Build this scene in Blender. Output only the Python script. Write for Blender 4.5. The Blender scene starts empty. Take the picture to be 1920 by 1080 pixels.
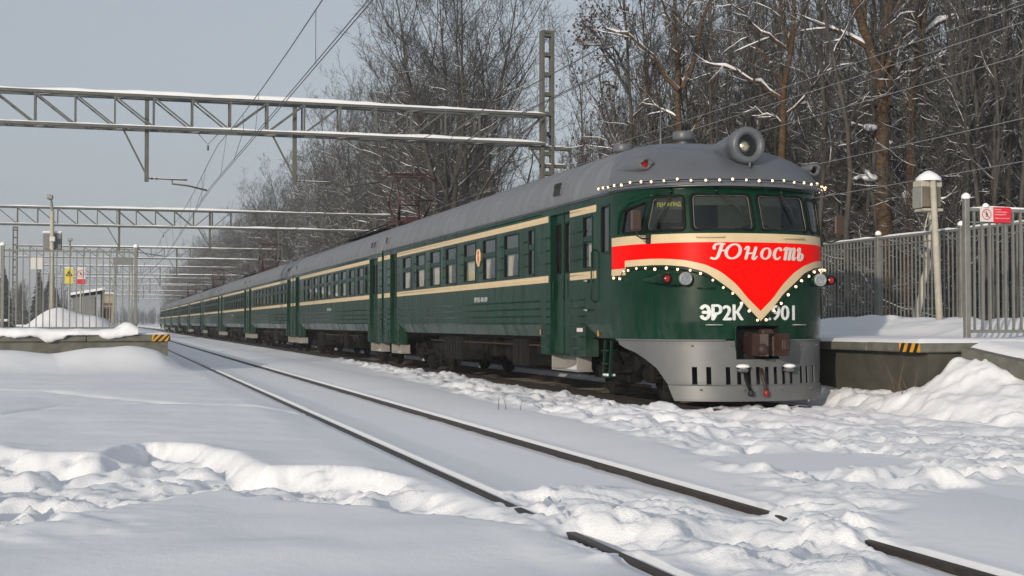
import bpy, math, random
import numpy as np
from mathutils import Vector, Matrix
R = math.radians
random.seed(7)
scene = bpy.context.scene
col = scene.collection

# ---------------------------------------------------------------- camera, sky, sun, exposure
FPX, HC = 2500.0, 1.3                       # focal length in photo pixels, eye height above the rail heads
TH, PT = math.atan(755/FPX), math.atan(66/FPX)
cam_d = bpy.data.cameras.new('camera')
cam_d.sensor_width = 36.0
cam_d.lens = FPX/1920*36.0
cam_d.clip_end = 6000
cam = bpy.data.objects.new('camera', cam_d)
col.objects.link(cam)
cam.location = (0, 0, HC)
cam.rotation_euler = (math.pi/2+PT, 0, -TH)
scene.camera = cam

SUN_AZ, SUN_EL = R(42), R(12.0)             # light travels towards +Y turned 42 degrees to +X
world = bpy.data.worlds.new('World')
scene.world = world
world.use_nodes = True
wn = world.node_tree.nodes; wl = world.node_tree.links
wn.clear()
sky = wn.new('ShaderNodeTexSky'); sky.sky_type = 'NISHITA'
sky.sun_disc = False
sky.sun_elevation = SUN_EL
sky.sun_rotation = math.pi+SUN_AZ
sky.air_density = 1.0; sky.dust_density = 2.5; sky.ozone_density = 1.5
hsv = wn.new('ShaderNodeHueSaturation'); hsv.inputs['Saturation'].default_value = 0.55
veil = wn.new('ShaderNodeMixRGB'); veil.inputs[0].default_value = 0.62   # thin even winter overcast
veil.inputs[2].default_value = (3.78, 4.2, 4.75, 1)
bg = wn.new('ShaderNodeBackground'); bg.inputs['Strength'].default_value = 0.118
wo = wn.new('ShaderNodeOutputWorld')
wl.new(sky.outputs[0], hsv.inputs['Color']); wl.new(hsv.outputs[0], veil.inputs[1])
wl.new(veil.outputs[0], bg.inputs['Color']); wl.new(bg.outputs[0], wo.inputs['Surface'])

sun_d = bpy.data.lights.new('sun', 'SUN')
sun_d.energy = 2.85; sun_d.angle = R(1.0); sun_d.color = (1.0, 0.885, 0.73)
sun = bpy.data.objects.new('sun', sun_d); col.objects.link(sun)
dv = Vector((math.sin(SUN_AZ)*math.cos(SUN_EL), math.cos(SUN_AZ)*math.cos(SUN_EL), -math.sin(SUN_EL)))
sun.rotation_euler = dv.to_track_quat('-Z', 'Y').to_euler()
scene.view_settings.view_transform = 'Standard'
scene.view_settings.look = 'None'
scene.view_settings.exposure = 0.12
scene.view_settings.gamma = 1.0
scene.render.engine = 'CYCLES'

# ---------------------------------------------------------------- pixel helpers (a pixel gives a direction, a plane gives the distance)
FW = np.array([math.sin(TH)*math.cos(PT), math.cos(TH)*math.cos(PT), math.sin(PT)])
RT = np.array([math.cos(TH), -math.sin(TH), 0]); UP = np.cross(RT, FW); CO = np.array([0, 0, HC])
def ray(x, y): return FW*FPX+RT*(x-960)+UP*(540-y)
def onX(x, y, X): d = ray(x, y); return CO+d*(X/d[0])
def onY(x, y, Y): d = ray(x, y); return CO+d*(Y/d[1])
def onZ(x, y, Z): d = ray(x, y); return CO+d*((Z-HC)/d[2])

# ---------------------------------------------------------------- materials
MATS = {}
def mat(name, color, rough=0.6, metal=0.0, coat=0.0, var=0.0, vscale=3.0, bump=0.0, bscale=30.0, spec=0.5, dirt=None, dscale=1.5, damt=0.5, emit=None, estr=0.0, stretch=None, rvar=0.0, dust_sheen=0.0):
    m = bpy.data.materials.new(name); m.use_nodes = True
    n = m.node_tree.nodes; l = m.node_tree.links
    b = n['Principled BSDF']
    b.inputs['Base Color'].default_value = (*color, 1); b.inputs['Roughness'].default_value = rough
    b.inputs['Metallic'].default_value = metal
    b.inputs['Specular IOR Level'].default_value = spec
    if coat: b.inputs['Coat Weight'].default_value = coat; b.inputs['Coat Roughness'].default_value = 0.08
    if emit: b.inputs['Emission Color'].default_value = (*emit, 1); b.inputs['Emission Strength'].default_value = estr
    if var or bump or dirt:
        tc = n.new('ShaderNodeTexCoord'); src = tc.outputs['Object']
        if stretch:
            mp = n.new('ShaderNodeMapping'); mp.inputs['Scale'].default_value = stretch
            l.new(src, mp.inputs[0]); src = mp.outputs[0]
    cur = None
    if var:
        t = n.new('ShaderNodeTexNoise'); t.inputs['Scale'].default_value = vscale; t.inputs['Detail'].default_value = 6
        l.new(src, t.inputs['Vector'])
        mr = n.new('ShaderNodeMapRange'); mr.inputs[1].default_value = 0.3; mr.inputs[2].default_value = 0.7
        mr.inputs[3].default_value = 1-var; mr.inputs[4].default_value = 1+var
        l.new(t.outputs[0], mr.inputs[0])
        mx = n.new('ShaderNodeMixRGB'); mx.blend_type = 'MULTIPLY'; mx.inputs[0].default_value = 1
        mx.inputs[1].default_value = (*color, 1); l.new(mr.outputs[0], mx.inputs[2])
        cur = mx.outputs[0]
    if dirt:
        t2 = n.new('ShaderNodeTexNoise'); t2.inputs['Scale'].default_value = dscale; t2.inputs['Detail'].default_value = 8; t2.inputs['Roughness'].default_value = 0.65
        l.new(src, t2.inputs['Vector'])
        mr2 = n.new('ShaderNodeMapRange'); mr2.inputs[1].default_value = 0.48; mr2.inputs[2].default_value = 0.68; mr2.inputs[4].default_value = damt
        l.new(t2.outputs[0], mr2.inputs[0])
        mx2 = n.new('ShaderNodeMixRGB'); mx2.inputs[1].default_value = (*color, 1)
        if cur: l.new(cur, mx2.inputs[1])
        mx2.inputs[2].default_value = (*dirt, 1); l.new(mr2.outputs[0], mx2.inputs[0]); cur = mx2.outputs[0]
    if dust_sheen:             # snow dusting on the lower panels, plus their pale reflection painted into the colour
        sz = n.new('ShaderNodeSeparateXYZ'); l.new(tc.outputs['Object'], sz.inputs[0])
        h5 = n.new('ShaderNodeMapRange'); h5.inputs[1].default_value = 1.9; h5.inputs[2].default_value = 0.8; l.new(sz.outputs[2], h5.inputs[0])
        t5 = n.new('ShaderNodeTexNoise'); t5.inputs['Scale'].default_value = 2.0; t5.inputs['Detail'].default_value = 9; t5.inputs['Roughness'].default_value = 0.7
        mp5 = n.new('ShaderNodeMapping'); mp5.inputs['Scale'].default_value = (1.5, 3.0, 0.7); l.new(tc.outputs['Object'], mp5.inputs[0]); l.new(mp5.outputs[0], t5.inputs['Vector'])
        m5 = n.new('ShaderNodeMapRange'); m5.inputs[1].default_value = 0.42; m5.inputs[2].default_value = 0.75; m5.inputs[4].default_value = dust_sheen; l.new(t5.outputs[0], m5.inputs[0])
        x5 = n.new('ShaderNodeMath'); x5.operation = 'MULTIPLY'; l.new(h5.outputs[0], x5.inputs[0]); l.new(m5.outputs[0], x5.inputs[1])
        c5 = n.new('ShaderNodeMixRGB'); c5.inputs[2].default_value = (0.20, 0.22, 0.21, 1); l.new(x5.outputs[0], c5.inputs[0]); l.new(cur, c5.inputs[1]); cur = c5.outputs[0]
    if cur: l.new(cur, b.inputs['Base Color'])
    if rvar:
        t4 = n.new('ShaderNodeTexNoise'); t4.inputs['Scale'].default_value = 1.1; t4.inputs['Detail'].default_value = 6
        mp4 = n.new('ShaderNodeMapping'); mp4.inputs['Scale'].default_value = (2, 2.5, 0.5); l.new(tc.outputs['Object'], mp4.inputs[0]); l.new(mp4.outputs[0], t4.inputs['Vector'])
        mr4 = n.new('ShaderNodeMapRange'); mr4.inputs[1].default_value = 0.35; mr4.inputs[2].default_value = 0.7; mr4.inputs[3].default_value = rough-rvar; mr4.inputs[4].default_value = rough+rvar
        l.new(t4.outputs[0], mr4.inputs[0]); l.new(mr4.outputs[0], b.inputs['Roughness'])
    if bump:
        t3 = n.new('ShaderNodeTexNoise'); t3.inputs['Scale'].default_value = bscale; t3.inputs['Detail'].default_value = 5
        l.new(src, t3.inputs['Vector'])
        bp = n.new('ShaderNodeBump'); bp.inputs['Strength'].default_value = bump; bp.inputs['Distance'].default_value = 0.02
        l.new(t3.outputs[0], bp.inputs['Height']); l.new(bp.outputs[0], b.inputs['Normal'])
    MATS[name] = m
    return m
mat('green', (0.0015, 0.027, 0.0145), 0.26, var=0.25, vscale=1.2, bump=0.16, bscale=2.4, spec=0.14, rvar=0.14, dust_sheen=0.20, dirt=(0.014, 0.03, 0.022), dscale=2.5, damt=0.4)
mat('green_dull', (0.0018, 0.023, 0.013), 0.4, var=0.3, vscale=3, spec=0.25)
mat('roof_grey', (0.135, 0.142, 0.158), 0.5, var=0.10, vscale=2.0, bump=0.04, bscale=3, dirt=(0.24, 0.25, 0.26), dscale=1.2, damt=0.35, stretch=(1, 2.5, 0.4))
mat('head_grey', (0.095, 0.103, 0.117), 0.42, var=0.08, vscale=2.0, bump=0.03, bscale=3)
mat('skirt_grey', (0.105, 0.112, 0.118), 0.45, var=0.10, vscale=2.5, bump=0.06, bscale=2.5, dirt=(0.14, 0.135, 0.12), dscale=3, damt=0.5)
mat('step_grey', (0.24, 0.235, 0.225), 0.6, var=0.15, dirt=(0.2, 0.17, 0.13), dscale=4)
mat('cream', (0.57, 0.45, 0.28), 0.45, var=0.06, vscale=4, spec=0.3)
mat('red', (0.90, 0.002, 0.0), 0.38, spec=0.06)
mat('letter', (0.62, 0.55, 0.52), 0.45, var=0.05)
mat('white_text', (0.6, 0.63, 0.62), 0.5, var=0.15, vscale=20)
mat('rubber', (0.004, 0.005, 0.005), 0.6, spec=0.15)
mat('black', (0.012, 0.012, 0.012), 0.7, var=0.3)
mat('under', (0.006, 0.0056, 0.0052), 0.8, var=0.4, vscale=6, spec=0.2, dirt=(0.022, 0.017, 0.013), dscale=4, damt=0.6)
mat('rust', (0.030, 0.012, 0.008), 0.6, var=0.3, vscale=8, bump=0.2, bscale=25)
mat('panto_red', (0.040, 0.008, 0.010), 0.55, var=0.3)
mat('brass', (0.45, 0.33, 0.10), 0.4, metal=0.3)
mat('valve_red', (0.22, 0.010, 0.008), 0.5)
mat('curtain', (0.66, 0.60, 0.49), 0.9, var=0.12, vscale=9)
mat('interior', (0.42, 0.42, 0.38), 0.8, var=0.1)
mat('interior_dark', (0.03, 0.035, 0.033), 0.8)
mat('cab_wall', (0.62, 0.66, 0.54), 0.7, var=0.1)
mat('steel', (0.20, 0.205, 0.195), 0.5, metal=0.3, var=0.15, vscale=5, dirt=(0.12, 0.10, 0.08), dscale=3, damt=0.4)
mat('mast_steel', (0.095, 0.10, 0.088), 0.6, metal=0.1, var=0.15, vscale=4, dirt=(0.09, 0.07, 0.05), dscale=3)
mat('gantry_steel', (0.105, 0.112, 0.108), 0.55, metal=0.2, var=0.15, vscale=4)
mat('galv', (0.30, 0.31, 0.29), 0.5, metal=0.2, var=0.12, vscale=6, dirt=(0.22, 0.2, 0.13), dscale=4, damt=0.4)
mat('fence_steel', (0.19, 0.195, 0.185), 0.55, metal=0.2, var=0.12, vscale=6, dirt=(0.11, 0.1, 0.07), dscale=4, damt=0.4)
mat('wire', (0.11, 0.11, 0.11), 0.5, metal=0.5)
mat('wire_frost', (0.24, 0.245, 0.26), 0.7)
mat('rail_steel', (0.030, 0.021, 0.016), 0.5, metal=0.2, var=0.3, vscale=8)
mat('rail_top', (0.10, 0.085, 0.075), 0.4, metal=0.5, var=0.3, vscale=3)
mat('concrete', (0.125, 0.127, 0.108), 0.85, var=0.2, vscale=4, bump=0.4, bscale=18, dirt=(0.07, 0.065, 0.05), dscale=2.5, damt=0.7)
mat('dark_concrete', (0.06, 0.057, 0.046), 0.9, var=0.25, vscale=3, bump=0.3, bscale=12, dirt=(0.03, 0.028, 0.02), dscale=2)
mat('post_concrete', (0.40, 0.38, 0.32), 0.8, var=0.12, vscale=8, bump=0.15, bscale=40)
mat('yellow', (0.60, 0.29, 0.01), 0.7, var=0.2, vscale=6, dirt=(0.2, 0.12, 0.03), dscale=5)
mat('sign_white', (0.58, 0.57, 0.56), 0.5)
mat('sign_red', (0.62, 0.012, 0.03), 0.45)
mat('sign_yellow', (0.62, 0.50, 0.05), 0.5)
mat('box_brown', (0.13, 0.115, 0.09), 0.7, var=0.2)
mat('lens_red', (0.25, 0.003, 0.003), 0.15, coat=0.5)
mat('lens_red_lit', (0.35, 0.004, 0.004), 0.2, emit=(1, 0.02, 0.02), estr=0.12)
mat('chrome', (0.75, 0.75, 0.70), 0.12, metal=1.0)
mat('warm_chrome', (0.85, 0.76, 0.50), 0.22, metal=1.0)
mat('bulb', (1, 0.8, 0.6), 0.4, emit=(1.0, 0.66, 0.40), estr=1.3)
mat('led', (0.1, 0.1, 0.02), 0.5, emit=(0.85, 0.75, 0.05), estr=0.5)
mat('insulator', (0.05, 0.045, 0.04), 0.3)
mat('grass', (0.13, 0.09, 0.05), 0.9)
mat('leaf', (0.055, 0.022, 0.013), 0.9, var=0.4, vscale=2)
mat('wall_yellow', (0.34, 0.30, 0.22), 0.8, var=0.1)
mat('wall_grey', (0.17, 0.18, 0.18), 0.8, var=0.1)
mat('door_brown', (0.10, 0.06, 0.045), 0.6)
mat('blackgloss', (0.004, 0.004, 0.005), 0.08, spec=0.6)
mat('mirror_brown', (0.05, 0.03, 0.02), 0.3)

def snow_mat(name, base=(0.80, 0.812, 0.845), bs=0.35, dirt_mask=False):
    m = bpy.data.materials.new(name); m.use_nodes = True
    n = m.node_tree.nodes; l = m.node_tree.links; b = n['Principled BSDF']
    b.inputs['Roughness'].default_value = 0.75; b.inputs['Specular IOR Level'].default_value = 0.25
    g = n.new('ShaderNodeNewGeometry')
    t = n.new('ShaderNodeTexNoise'); t.inputs['Scale'].default_value = 9; t.inputs['Detail'].default_value = 8; t.inputs['Roughness'].default_value = 0.6
    l.new(g.outputs['Position'], t.inputs['Vector'])
    bp = n.new('ShaderNodeBump'); bp.inputs['Strength'].default_value = bs; bp.inputs['Distance'].default_value = 0.02
    t2 = n.new('ShaderNodeTexNoise'); t2.inputs['Scale'].default_value = 90; t2.inputs['Detail'].default_value = 3
    l.new(g.outputs['Position'], t2.inputs['Vector'])
    ad = n.new('ShaderNodeMath'); ad.operation = 'MULTIPLY_ADD'; ad.inputs[1].default_value = 0.45
    l.new(t2.outputs[0], ad.inputs[0]); l.new(t.outputs[0], ad.inputs[2])
    l.new(ad.outputs[0], bp.inputs['Height']); l.new(bp.outputs[0], b.inputs['Normal'])
    if dirt_mask:      # crumbly where the snow has been trodden
        ra = n.new('ShaderNodeAttribute'); ra.attribute_name = 'trodden'
        rm_ = n.new('ShaderNodeMapRange'); rm_.inputs[3].default_value = bs; rm_.inputs[4].default_value = 0.55
        l.new(ra.outputs['Fac'], rm_.inputs[0]); l.new(rm_.outputs[0], bp.inputs['Strength'])
    mx = n.new('ShaderNodeMixRGB'); mx.inputs[1].default_value = (*base, 1); mx.inputs[2].default_value = tuple(c*0.94 for c in base)+(1,)
    l.new(t.outputs[0], mx.inputs[0])
    out = mx.outputs[0]
    if dirt_mask:
        at = n.new('ShaderNodeAttribute'); at.attribute_name = 'dirt'
        t3 = n.new('ShaderNodeTexNoise'); t3.inputs['Scale'].default_value = 3.0; t3.inputs['Detail'].default_value = 9; t3.inputs['Roughness'].default_value = 0.7
        l.new(g.outputs['Position'], t3.inputs['Vector'])
        s = n.new('ShaderNodeMath'); s.operation = 'MULTIPLY_ADD'; s.inputs[1].default_value = 1.6; s.inputs[2].default_value = -0.8
        l.new(t3.outputs[0], s.inputs[0])
        s2 = n.new('ShaderNodeMath'); s2.operation = 'ADD'; l.new(s.outputs[0], s2.inputs[0]); l.new(at.outputs['Fac'], s2.inputs[1])
        mr = n.new('ShaderNodeMapRange'); mr.inputs[1].default_value = 0.35; mr.inputs[2].default_value = 0.65; l.new(s2.outputs[0], mr.inputs[0])
        d = n.new('ShaderNodeMixRGB'); d.inputs[1].default_value = (0.045, 0.033, 0.024, 1); d.inputs[2].default_value = (0.14, 0.11, 0.085, 1); l.new(t3.outputs[0], d.inputs[0])
        m2 = n.new('ShaderNodeMixRGB'); l.new(mr.outputs[0], m2.inputs[0]); l.new(out, m2.inputs[1]); l.new(d.outputs[0], m2.inputs[2]); out = m2.outputs[0]
    l.new(out, b.inputs['Base Color'])
    MATS[name] = m
snow_mat('snow'); snow_mat('snow_ground', bs=0.22, dirt_mask=True)

def bark_mat(name, c1, c2, snow_thr=0.35, amount=0.8, stripes=False):
    m = bpy.data.materials.new(name); m.use_nodes = True
    n = m.node_tree.nodes; l = m.node_tree.links; b = n['Principled BSDF']
    b.inputs['Roughness'].default_value = 0.9; b.inputs['Specular IOR Level'].default_value = 0.15
    g = n.new('ShaderNodeNewGeometry')
    tc = n.new('ShaderNodeTexCoord')
    t = n.new('ShaderNodeTexNoise'); t.inputs['Scale'].default_value = 3.5; t.inputs['Detail'].default_value = 8
    mp = n.new('ShaderNodeMapping'); mp.inputs['Scale'].default_value = (2, 2, 5 if stripes else 0.6)
    l.new(tc.outputs['Object'], mp.inputs[0]); l.new(mp.outputs[0], t.inputs['Vector'])
    mr = n.new('ShaderNodeMapRange'); mr.inputs[1].default_value = 0.35; mr.inputs[2].default_value = 0.65; l.new(t.outputs[0], mr.inputs[0])
    mx = n.new('ShaderNodeMixRGB'); mx.inputs[1].default_value = (*c1, 1); mx.inputs[2].default_value = (*c2, 1); l.new(mr.outputs[0], mx.inputs[0])
    sp = n.new('ShaderNodeSeparateXYZ'); l.new(g.outputs['Normal'], sp.inputs[0])
    t2 = n.new('ShaderNodeTexNoise'); t2.inputs['Scale'].default_value = 2.2; t2.inputs['Detail'].default_value = 6; l.new(tc.outputs['Object'], t2.inputs['Vector'])
    ad = n.new('ShaderNodeMath'); ad.operation = 'MULTIPLY_ADD'; ad.inputs[1].default_value = 0.9; ad.inputs[2].default_value = -0.45
    l.new(t2.outputs[0], ad.inputs[0])
    ad2 = n.new('ShaderNodeMath'); ad2.operation = 'ADD'; l.new(ad.outputs[0], ad2.inputs[0]); l.new(sp.outputs[2], ad2.inputs[1])
    mr2 = n.new('ShaderNodeMapRange'); mr2.inputs[1].default_value = snow_thr; mr2.inputs[2].default_value = snow_thr+0.12; mr2.inputs[4].default_value = amount; l.new(ad2.outputs[0], mr2.inputs[0])
    m2 = n.new('ShaderNodeMixRGB'); l.new(mr2.outputs[0], m2.inputs[0]); l.new(mx.outputs[0], m2.inputs[1]); m2.inputs[2].default_value = (0.78, 0.79, 0.82, 1)
    l.new(m2.outputs[0], b.inputs['Base Color'])
    bp = n.new('ShaderNodeBump'); bp.inputs['Strength'].default_value = 0.5; bp.inputs['Distance'].default_value = 0.03; l.new(t.outputs[0], bp.inputs['Height']); l.new(bp.outputs[0], b.inputs['Normal'])
    MATS[name] = m
bark_mat('bark', (0.038, 0.035, 0.032), (0.085, 0.079, 0.071), 0.45, 0.9)
bark_mat('bark_orange', (0.115, 0.072, 0.042), (0.040, 0.029, 0.022), 0.42, 0.85, stripes=True)
bark_mat('twig', (0.042, 0.041, 0.040), (0.080, 0.078, 0.076), 0.52, 0.75)
bark_mat('conifer', (0.012, 0.022, 0.02), (0.03, 0.04, 0.035), 0.75, 0.5)

def glass_mat(name, tint, refl=0.0, rough=0.03):
    m = bpy.data.materials.new(name); m.use_nodes = True
    n = m.node_tree.nodes; l = m.node_tree.links; n.clear()
    o = n.new('ShaderNodeOutputMaterial'); mix = n.new('ShaderNodeMixShader')
    tr = n.new('ShaderNodeBsdfTransparent'); tr.inputs[0].default_value = (*tint, 1)
    gl = n.new('ShaderNodeBsdfGlossy'); gl.inputs['Roughness'].default_value = rough; gl.inputs[0].default_value = (0.85, 0.88, 0.9, 1)
    fr = n.new('ShaderNodeFresnel'); fr.inputs[0].default_value = 1.28
    ad = n.new('ShaderNodeMath'); ad.operation = 'ADD'; ad.inputs[1].default_value = refl; ad.use_clamp = True
    l.new(fr.outputs[0], ad.inputs[0]); l.new(ad.outputs[0], mix.inputs[0]); l.new(tr.outputs[0], mix.inputs[1]); l.new(gl.outputs[0], mix.inputs[2])
    l.new(mix.outputs[0], o.inputs[0]); MATS[name] = m
glass_mat('glass', (0.80, 0.83, 0.81), 0.15, 0.05)
glass_mat('cab_glass', (0.80, 0.84, 0.78), 0.03)
glass_mat('lamp_glass', (0.9, 0.9, 0.9), 0.03)

# ---------------------------------------------------------------- mesh helpers
class MB:
    def __init__(s): s.v = []; s.f = []; s.sm = []
    def add(s, verts, faces, smooth=False):
        o = len(s.v); s.v.extend([tuple(map(float, p)) for p in verts])
        for f in faces: s.f.append(tuple(i+o for i in f)); s.sm.append(smooth)
        return s
    def box(s, x0, x1, y0, y1, z0, z1):
        v = [(x, y, z) for x in (x0, x1) for y in (y0, y1) for z in (z0, z1)]
        return s.add(v, [(0, 1, 3, 2), (4, 6, 7, 5), (0, 4, 5, 1), (2, 3, 7, 6), (0, 2, 6, 4), (1, 5, 7, 3)])
    def bbox(s, x0, x1, y0, y1, z0, z1, b=0.01):     # box with chamfered edges (all twelve)
        v = []; idx = {}
        X = (x0, x1); Yy = (y0, y1); Z = (z0, z1)
        for i in (0, 1):
            for j in (0, 1):
                for k in (0, 1):
                    sx, sy, sz = 1-2*i, 1-2*j, 1-2*k
                    for a in range(3):
                        p = [X[i]+(0 if a == 0 else sx*b), Yy[j]+(0 if a == 1 else sy*b), Z[k]+(0 if a == 2 else sz*b)]
                        idx[(i, j, k, a)] = len(v); v.append(p)
        f = []
        c = [(0, 0), (1, 0), (1, 1), (0, 1)]
        for e in (0, 1):
            q = [idx[(e, p, r, 0)] for p, r in c]; f.append(q if e else q[::-1])
            q = [idx[(p, e, r, 1)] for p, r in c]; f.append(q[::-1] if e else q)
            q = [idx[(p, r, e, 2)] for p, r in c]; f.append(q if e else q[::-1])
        for p in (0, 1):
            for r in (0, 1):
                f.append([idx[(p, r, 0, 0)], idx[(p, r, 1, 0)], idx[(p, r, 1, 1)], idx[(p, r, 0, 1)]])
                f.append([idx[(p, 0, r, 0)], idx[(p, 1, r, 0)], idx[(p, 1, r, 2)], idx[(p, 0, r, 2)]])
                f.append([idx[(0, p, r, 1)], idx[(1, p, r, 1)], idx[(1, p, r, 2)], idx[(0, p, r, 2)]])
                for k in (0, 1): f.append([idx[(p, r, k, 0)], idx[(p, r, k, 1)], idx[(p, r, k, 2)]])
        return s.add(v, f)
    def bar(s, a, b, w, h=None, k=4, rot=0.0):       # straight bar between two points, k-sided
        a = Vector(a); b = Vector(b); d = (b-a).normalized(); h = h or w
        u = Vector((0, 0, 1)) if abs(d.z) < 0.95 else Vector((0, 1, 0))
        x = d.cross(u).normalized(); y = x.cross(d)
        v = []
        for p in (a, b):
            for i in range(k):
                t = rot+(i+0.5)*2*math.pi/k
                m = 1/math.cos(math.pi/k) if k == 4 else 1
                v.append(p+x*(math.cos(t)*w/2*m)+y*(math.sin(t)*h/2*m))
        f = [(i, (i+1) % k, k+(i+1) % k, k+i) for i in range(k)]+[tuple(range(k-1, -1, -1)), tuple(range(k, 2*k))]
        return s.add(v, f, k > 4)
    def tube(s, pts, r, k=8, caps=True):
        pts = [Vector(p) for p in pts]; n = len(pts)
        rr = r if hasattr(r, '__len__') else [r]*n
        v = []; px = None
        for i, p in enumerate(pts):
            d = (pts[min(i+1, n-1)]-pts[max(i-1, 0)])
            d = d.normalized() if d.length > 0 else Vector((0, 0, 1))
            if px is None:
                u = Vector((0, 0, 1)) if abs(d.z) < 0.9 else Vector((0, 1, 0)); x = d.cross(u).normalized()
            else:
                x = (px-d*px.dot(d)); x = x.normalized() if x.length > 1e-6 else d.orthogonal().normalized()
            px = x; y = x.cross(d)
            for j in range(k):
                t = 2*math.pi*j/k; v.append(p+(x*math.cos(t)+y*math.sin(t))*rr[i])
        f = [(i*k+j, i*k+(j+1) % k, (i+1)*k+(j+1) % k, (i+1)*k+j) for i in range(n-1) for j in range(k)]
        if caps: f += [tuple(range(k-1, -1, -1)), tuple(range((n-1)*k, n*k))]
        return s.add(v, f, True)
    def lathe(s, prof, origin, axis='z', k=20, dirn=1):   # prof: list of (radius, height along axis)
        o = Vector(origin); v = []
        for r, h in prof:
            for j in range(k):
                t = 2*math.pi*j/k; c, si = r*math.cos(t), r*math.sin(t)
                if axis == 'z': p = (c, si, h)
                elif axis == 'y': p = (c, h*dirn, si)
                else: p = (h*dirn, c, si)
                v.append(o+Vector(p))
        n = len(prof)
        f = [(i*k+j, i*k+(j+1) % k, (i+1)*k+(j+1) % k, (i+1)*k+j) for i in range(n-1) for j in range(k)]
        return s.add(v, f, True)
    def grid(s, P, smooth=True, close=False, skip=None, flip=False):  # P: array (n,m,3)
        n, m = P.shape[:2]; f = []
        for i in range(n-1):
            for j in range(m if close else m-1):
                if skip and skip(i, j): continue
                q = (i*m+j, i*m+(j+1) % m, (i+1)*m+(j+1) % m, (i+1)*m+j)
                f.append(q[::-1] if flip else q)
        return s.add(P.reshape(-1, 3), f, smooth)
    def prism(s, poly, fn0, fn1):    # poly: 2-D outline; fn0, fn1 map outline points to 3-D
        n = len(poly); a = [fn0(p) for p in poly]; b = [fn1(p) for p in poly]
        f = [tuple(range(n-1, -1, -1)), tuple(range(n, 2*n))]+[(i, (i+1) % n, n+(i+1) % n, n+i) for i in range(n)]
        return s.add(a+b, f)
    def build(s, name, m, parent=None, loc=None):
        me = bpy.data.meshes.new(name); me.from_pydata(s.v, [], s.f); me.update()
        me.polygons.foreach_set('use_smooth', s.sm)
        me.materials.append(MATS[m] if isinstance(m, str) else m)
        o = bpy.data.objects.new(name, me); col.objects.link(o)
        if parent is not None: o.parent = parent
        if loc is not None: o.location = loc
        return o
def np_mesh(name, V, Q, m, parent=None, smooth=False, T=None):
    me = bpy.data.meshes.new(name); nv = len(V); nq = len(Q); nt = 0 if T is None else len(T)
    me.vertices.add(nv); me.vertices.foreach_set('co', np.asarray(V, np.float32).ravel())
    me.loops.add(nq*4+nt*3)
    li = np.asarray(Q, np.int32).ravel()
    if nt: li = np.concatenate([li, np.asarray(T, np.int32).ravel()])
    me.loops.foreach_set('vertex_index', li)
    me.polygons.add(nq+nt)
    st = np.arange(nq)*4
    if nt: st = np.concatenate([st, nq*4+np.arange(nt)*3])
    me.polygons.foreach_set('loop_start', st.astype(np.int32))
    me.polygons.foreach_set('use_smooth', np.full(nq+nt, smooth))
    me.materials.append(MATS[m]); me.update(calc_edges=True); me.validate()
    o = bpy.data.objects.new(name, me); col.objects.link(o)
    if parent is not None: o.parent = parent
    return o
def tag(o, label=None, cat=None, group=None, kind=None):
    if label: o['label'] = label
    if cat: o['category'] = cat
    if group: o['group'] = group
    if kind: o['kind'] = kind
    return o
def empty(name, loc=(0, 0, 0), label=None, cat=None, group=None):
    o = bpy.data.objects.new(name, None); col.objects.link(o); o.location = loc; o.empty_display_size = 0.3
    return tag(o, label, cat, group)
KIDS = {}
def children(o): return [c for c in KIDS.get(o.name, [])]
def index_kids():
    KIDS.clear()
    for o in bpy.data.objects:
        if o.parent: KIDS.setdefault(o.parent.name, []).append(o)
def copy_tree(o, parent=None):
    c = o.copy(); col.objects.link(c)
    if parent is not None: c.parent = parent
    for ch in children(o): copy_tree(ch, c)
    return c
def inst(o, parent, loc=None):
    c = o.copy(); col.objects.link(c); c.parent = parent
    if loc is not None: c.location = loc
    return c
def text_mesh(s, size=1.0, bold=0.0, res=3):
    """verts (x,y) and faces of a text laid out in its own plane, left-bottom at 0, cap height about 0.7*size"""
    cu = bpy.data.curves.new('text', 'FONT'); cu.body = s; cu.size = size; cu.offset = bold; cu.resolution_u = res; cu.fill_mode = 'FRONT'
    o = bpy.data.objects.new('text', cu); col.objects.link(o)
    dg = bpy.context.evaluated_depsgraph_get(); ev = o.evaluated_get(dg); me = ev.to_mesh()
    v = np.array([tuple(p.co)[:2] for p in me.vertices]); f = [tuple(p.vertices) for p in me.polygons]
    ev.to_mesh_clear(); bpy.data.objects.remove(o); bpy.data.curves.remove(cu)
    return v, f
def fit_text(s, x0, x1, y0, y1, bold=0.0):
    if s[0] == 'Э':      # drawn here: an arc open to the left with a middle bar
        w = (x1-x0)*0.93/len(s); v, f = fit_text(s[1:], x0+w*1.12, x1, y0, y1, bold)
        cx, cy, rx, ry = x0+w*0.46, (y0+y1)/2, w*0.5, (y1-y0)/2; n = 24; tx = min(rx*0.40, ry*0.36); ty = ry*0.30
        a = np.radians(np.linspace(148, -148, n)); p = []
        for t in a: p += [(cx+rx*math.cos(t), cy+ry*math.sin(t)), (cx+(rx-tx)*math.cos(t), cy+(ry-ty)*math.sin(t))]
        g = [(2*k, 2*k+1, 2*k+3, 2*k+2) for k in range(n-1)]
        m = len(p); p += [(cx-rx*0.45, cy-ty/2), (cx+rx-tx*0.95, cy-ty/2), (cx+rx-tx*0.95, cy+ty/2), (cx-rx*0.45, cy+ty/2)]; g.append((m, m+1, m+2, m+3))
        o = len(v); return np.concatenate([v, np.array(p)]), list(f)+[tuple(i+o for i in q) for q in g]
    v, f = text_mesh(s, 1.0, bold)
    lo = v.min(0); hi = v.max(0)
    w = (v-lo)/(hi-lo)
    return np.stack([x0+w[:, 0]*(x1-x0), y0+w[:, 1]*(y1-y0)], 1), f

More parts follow.
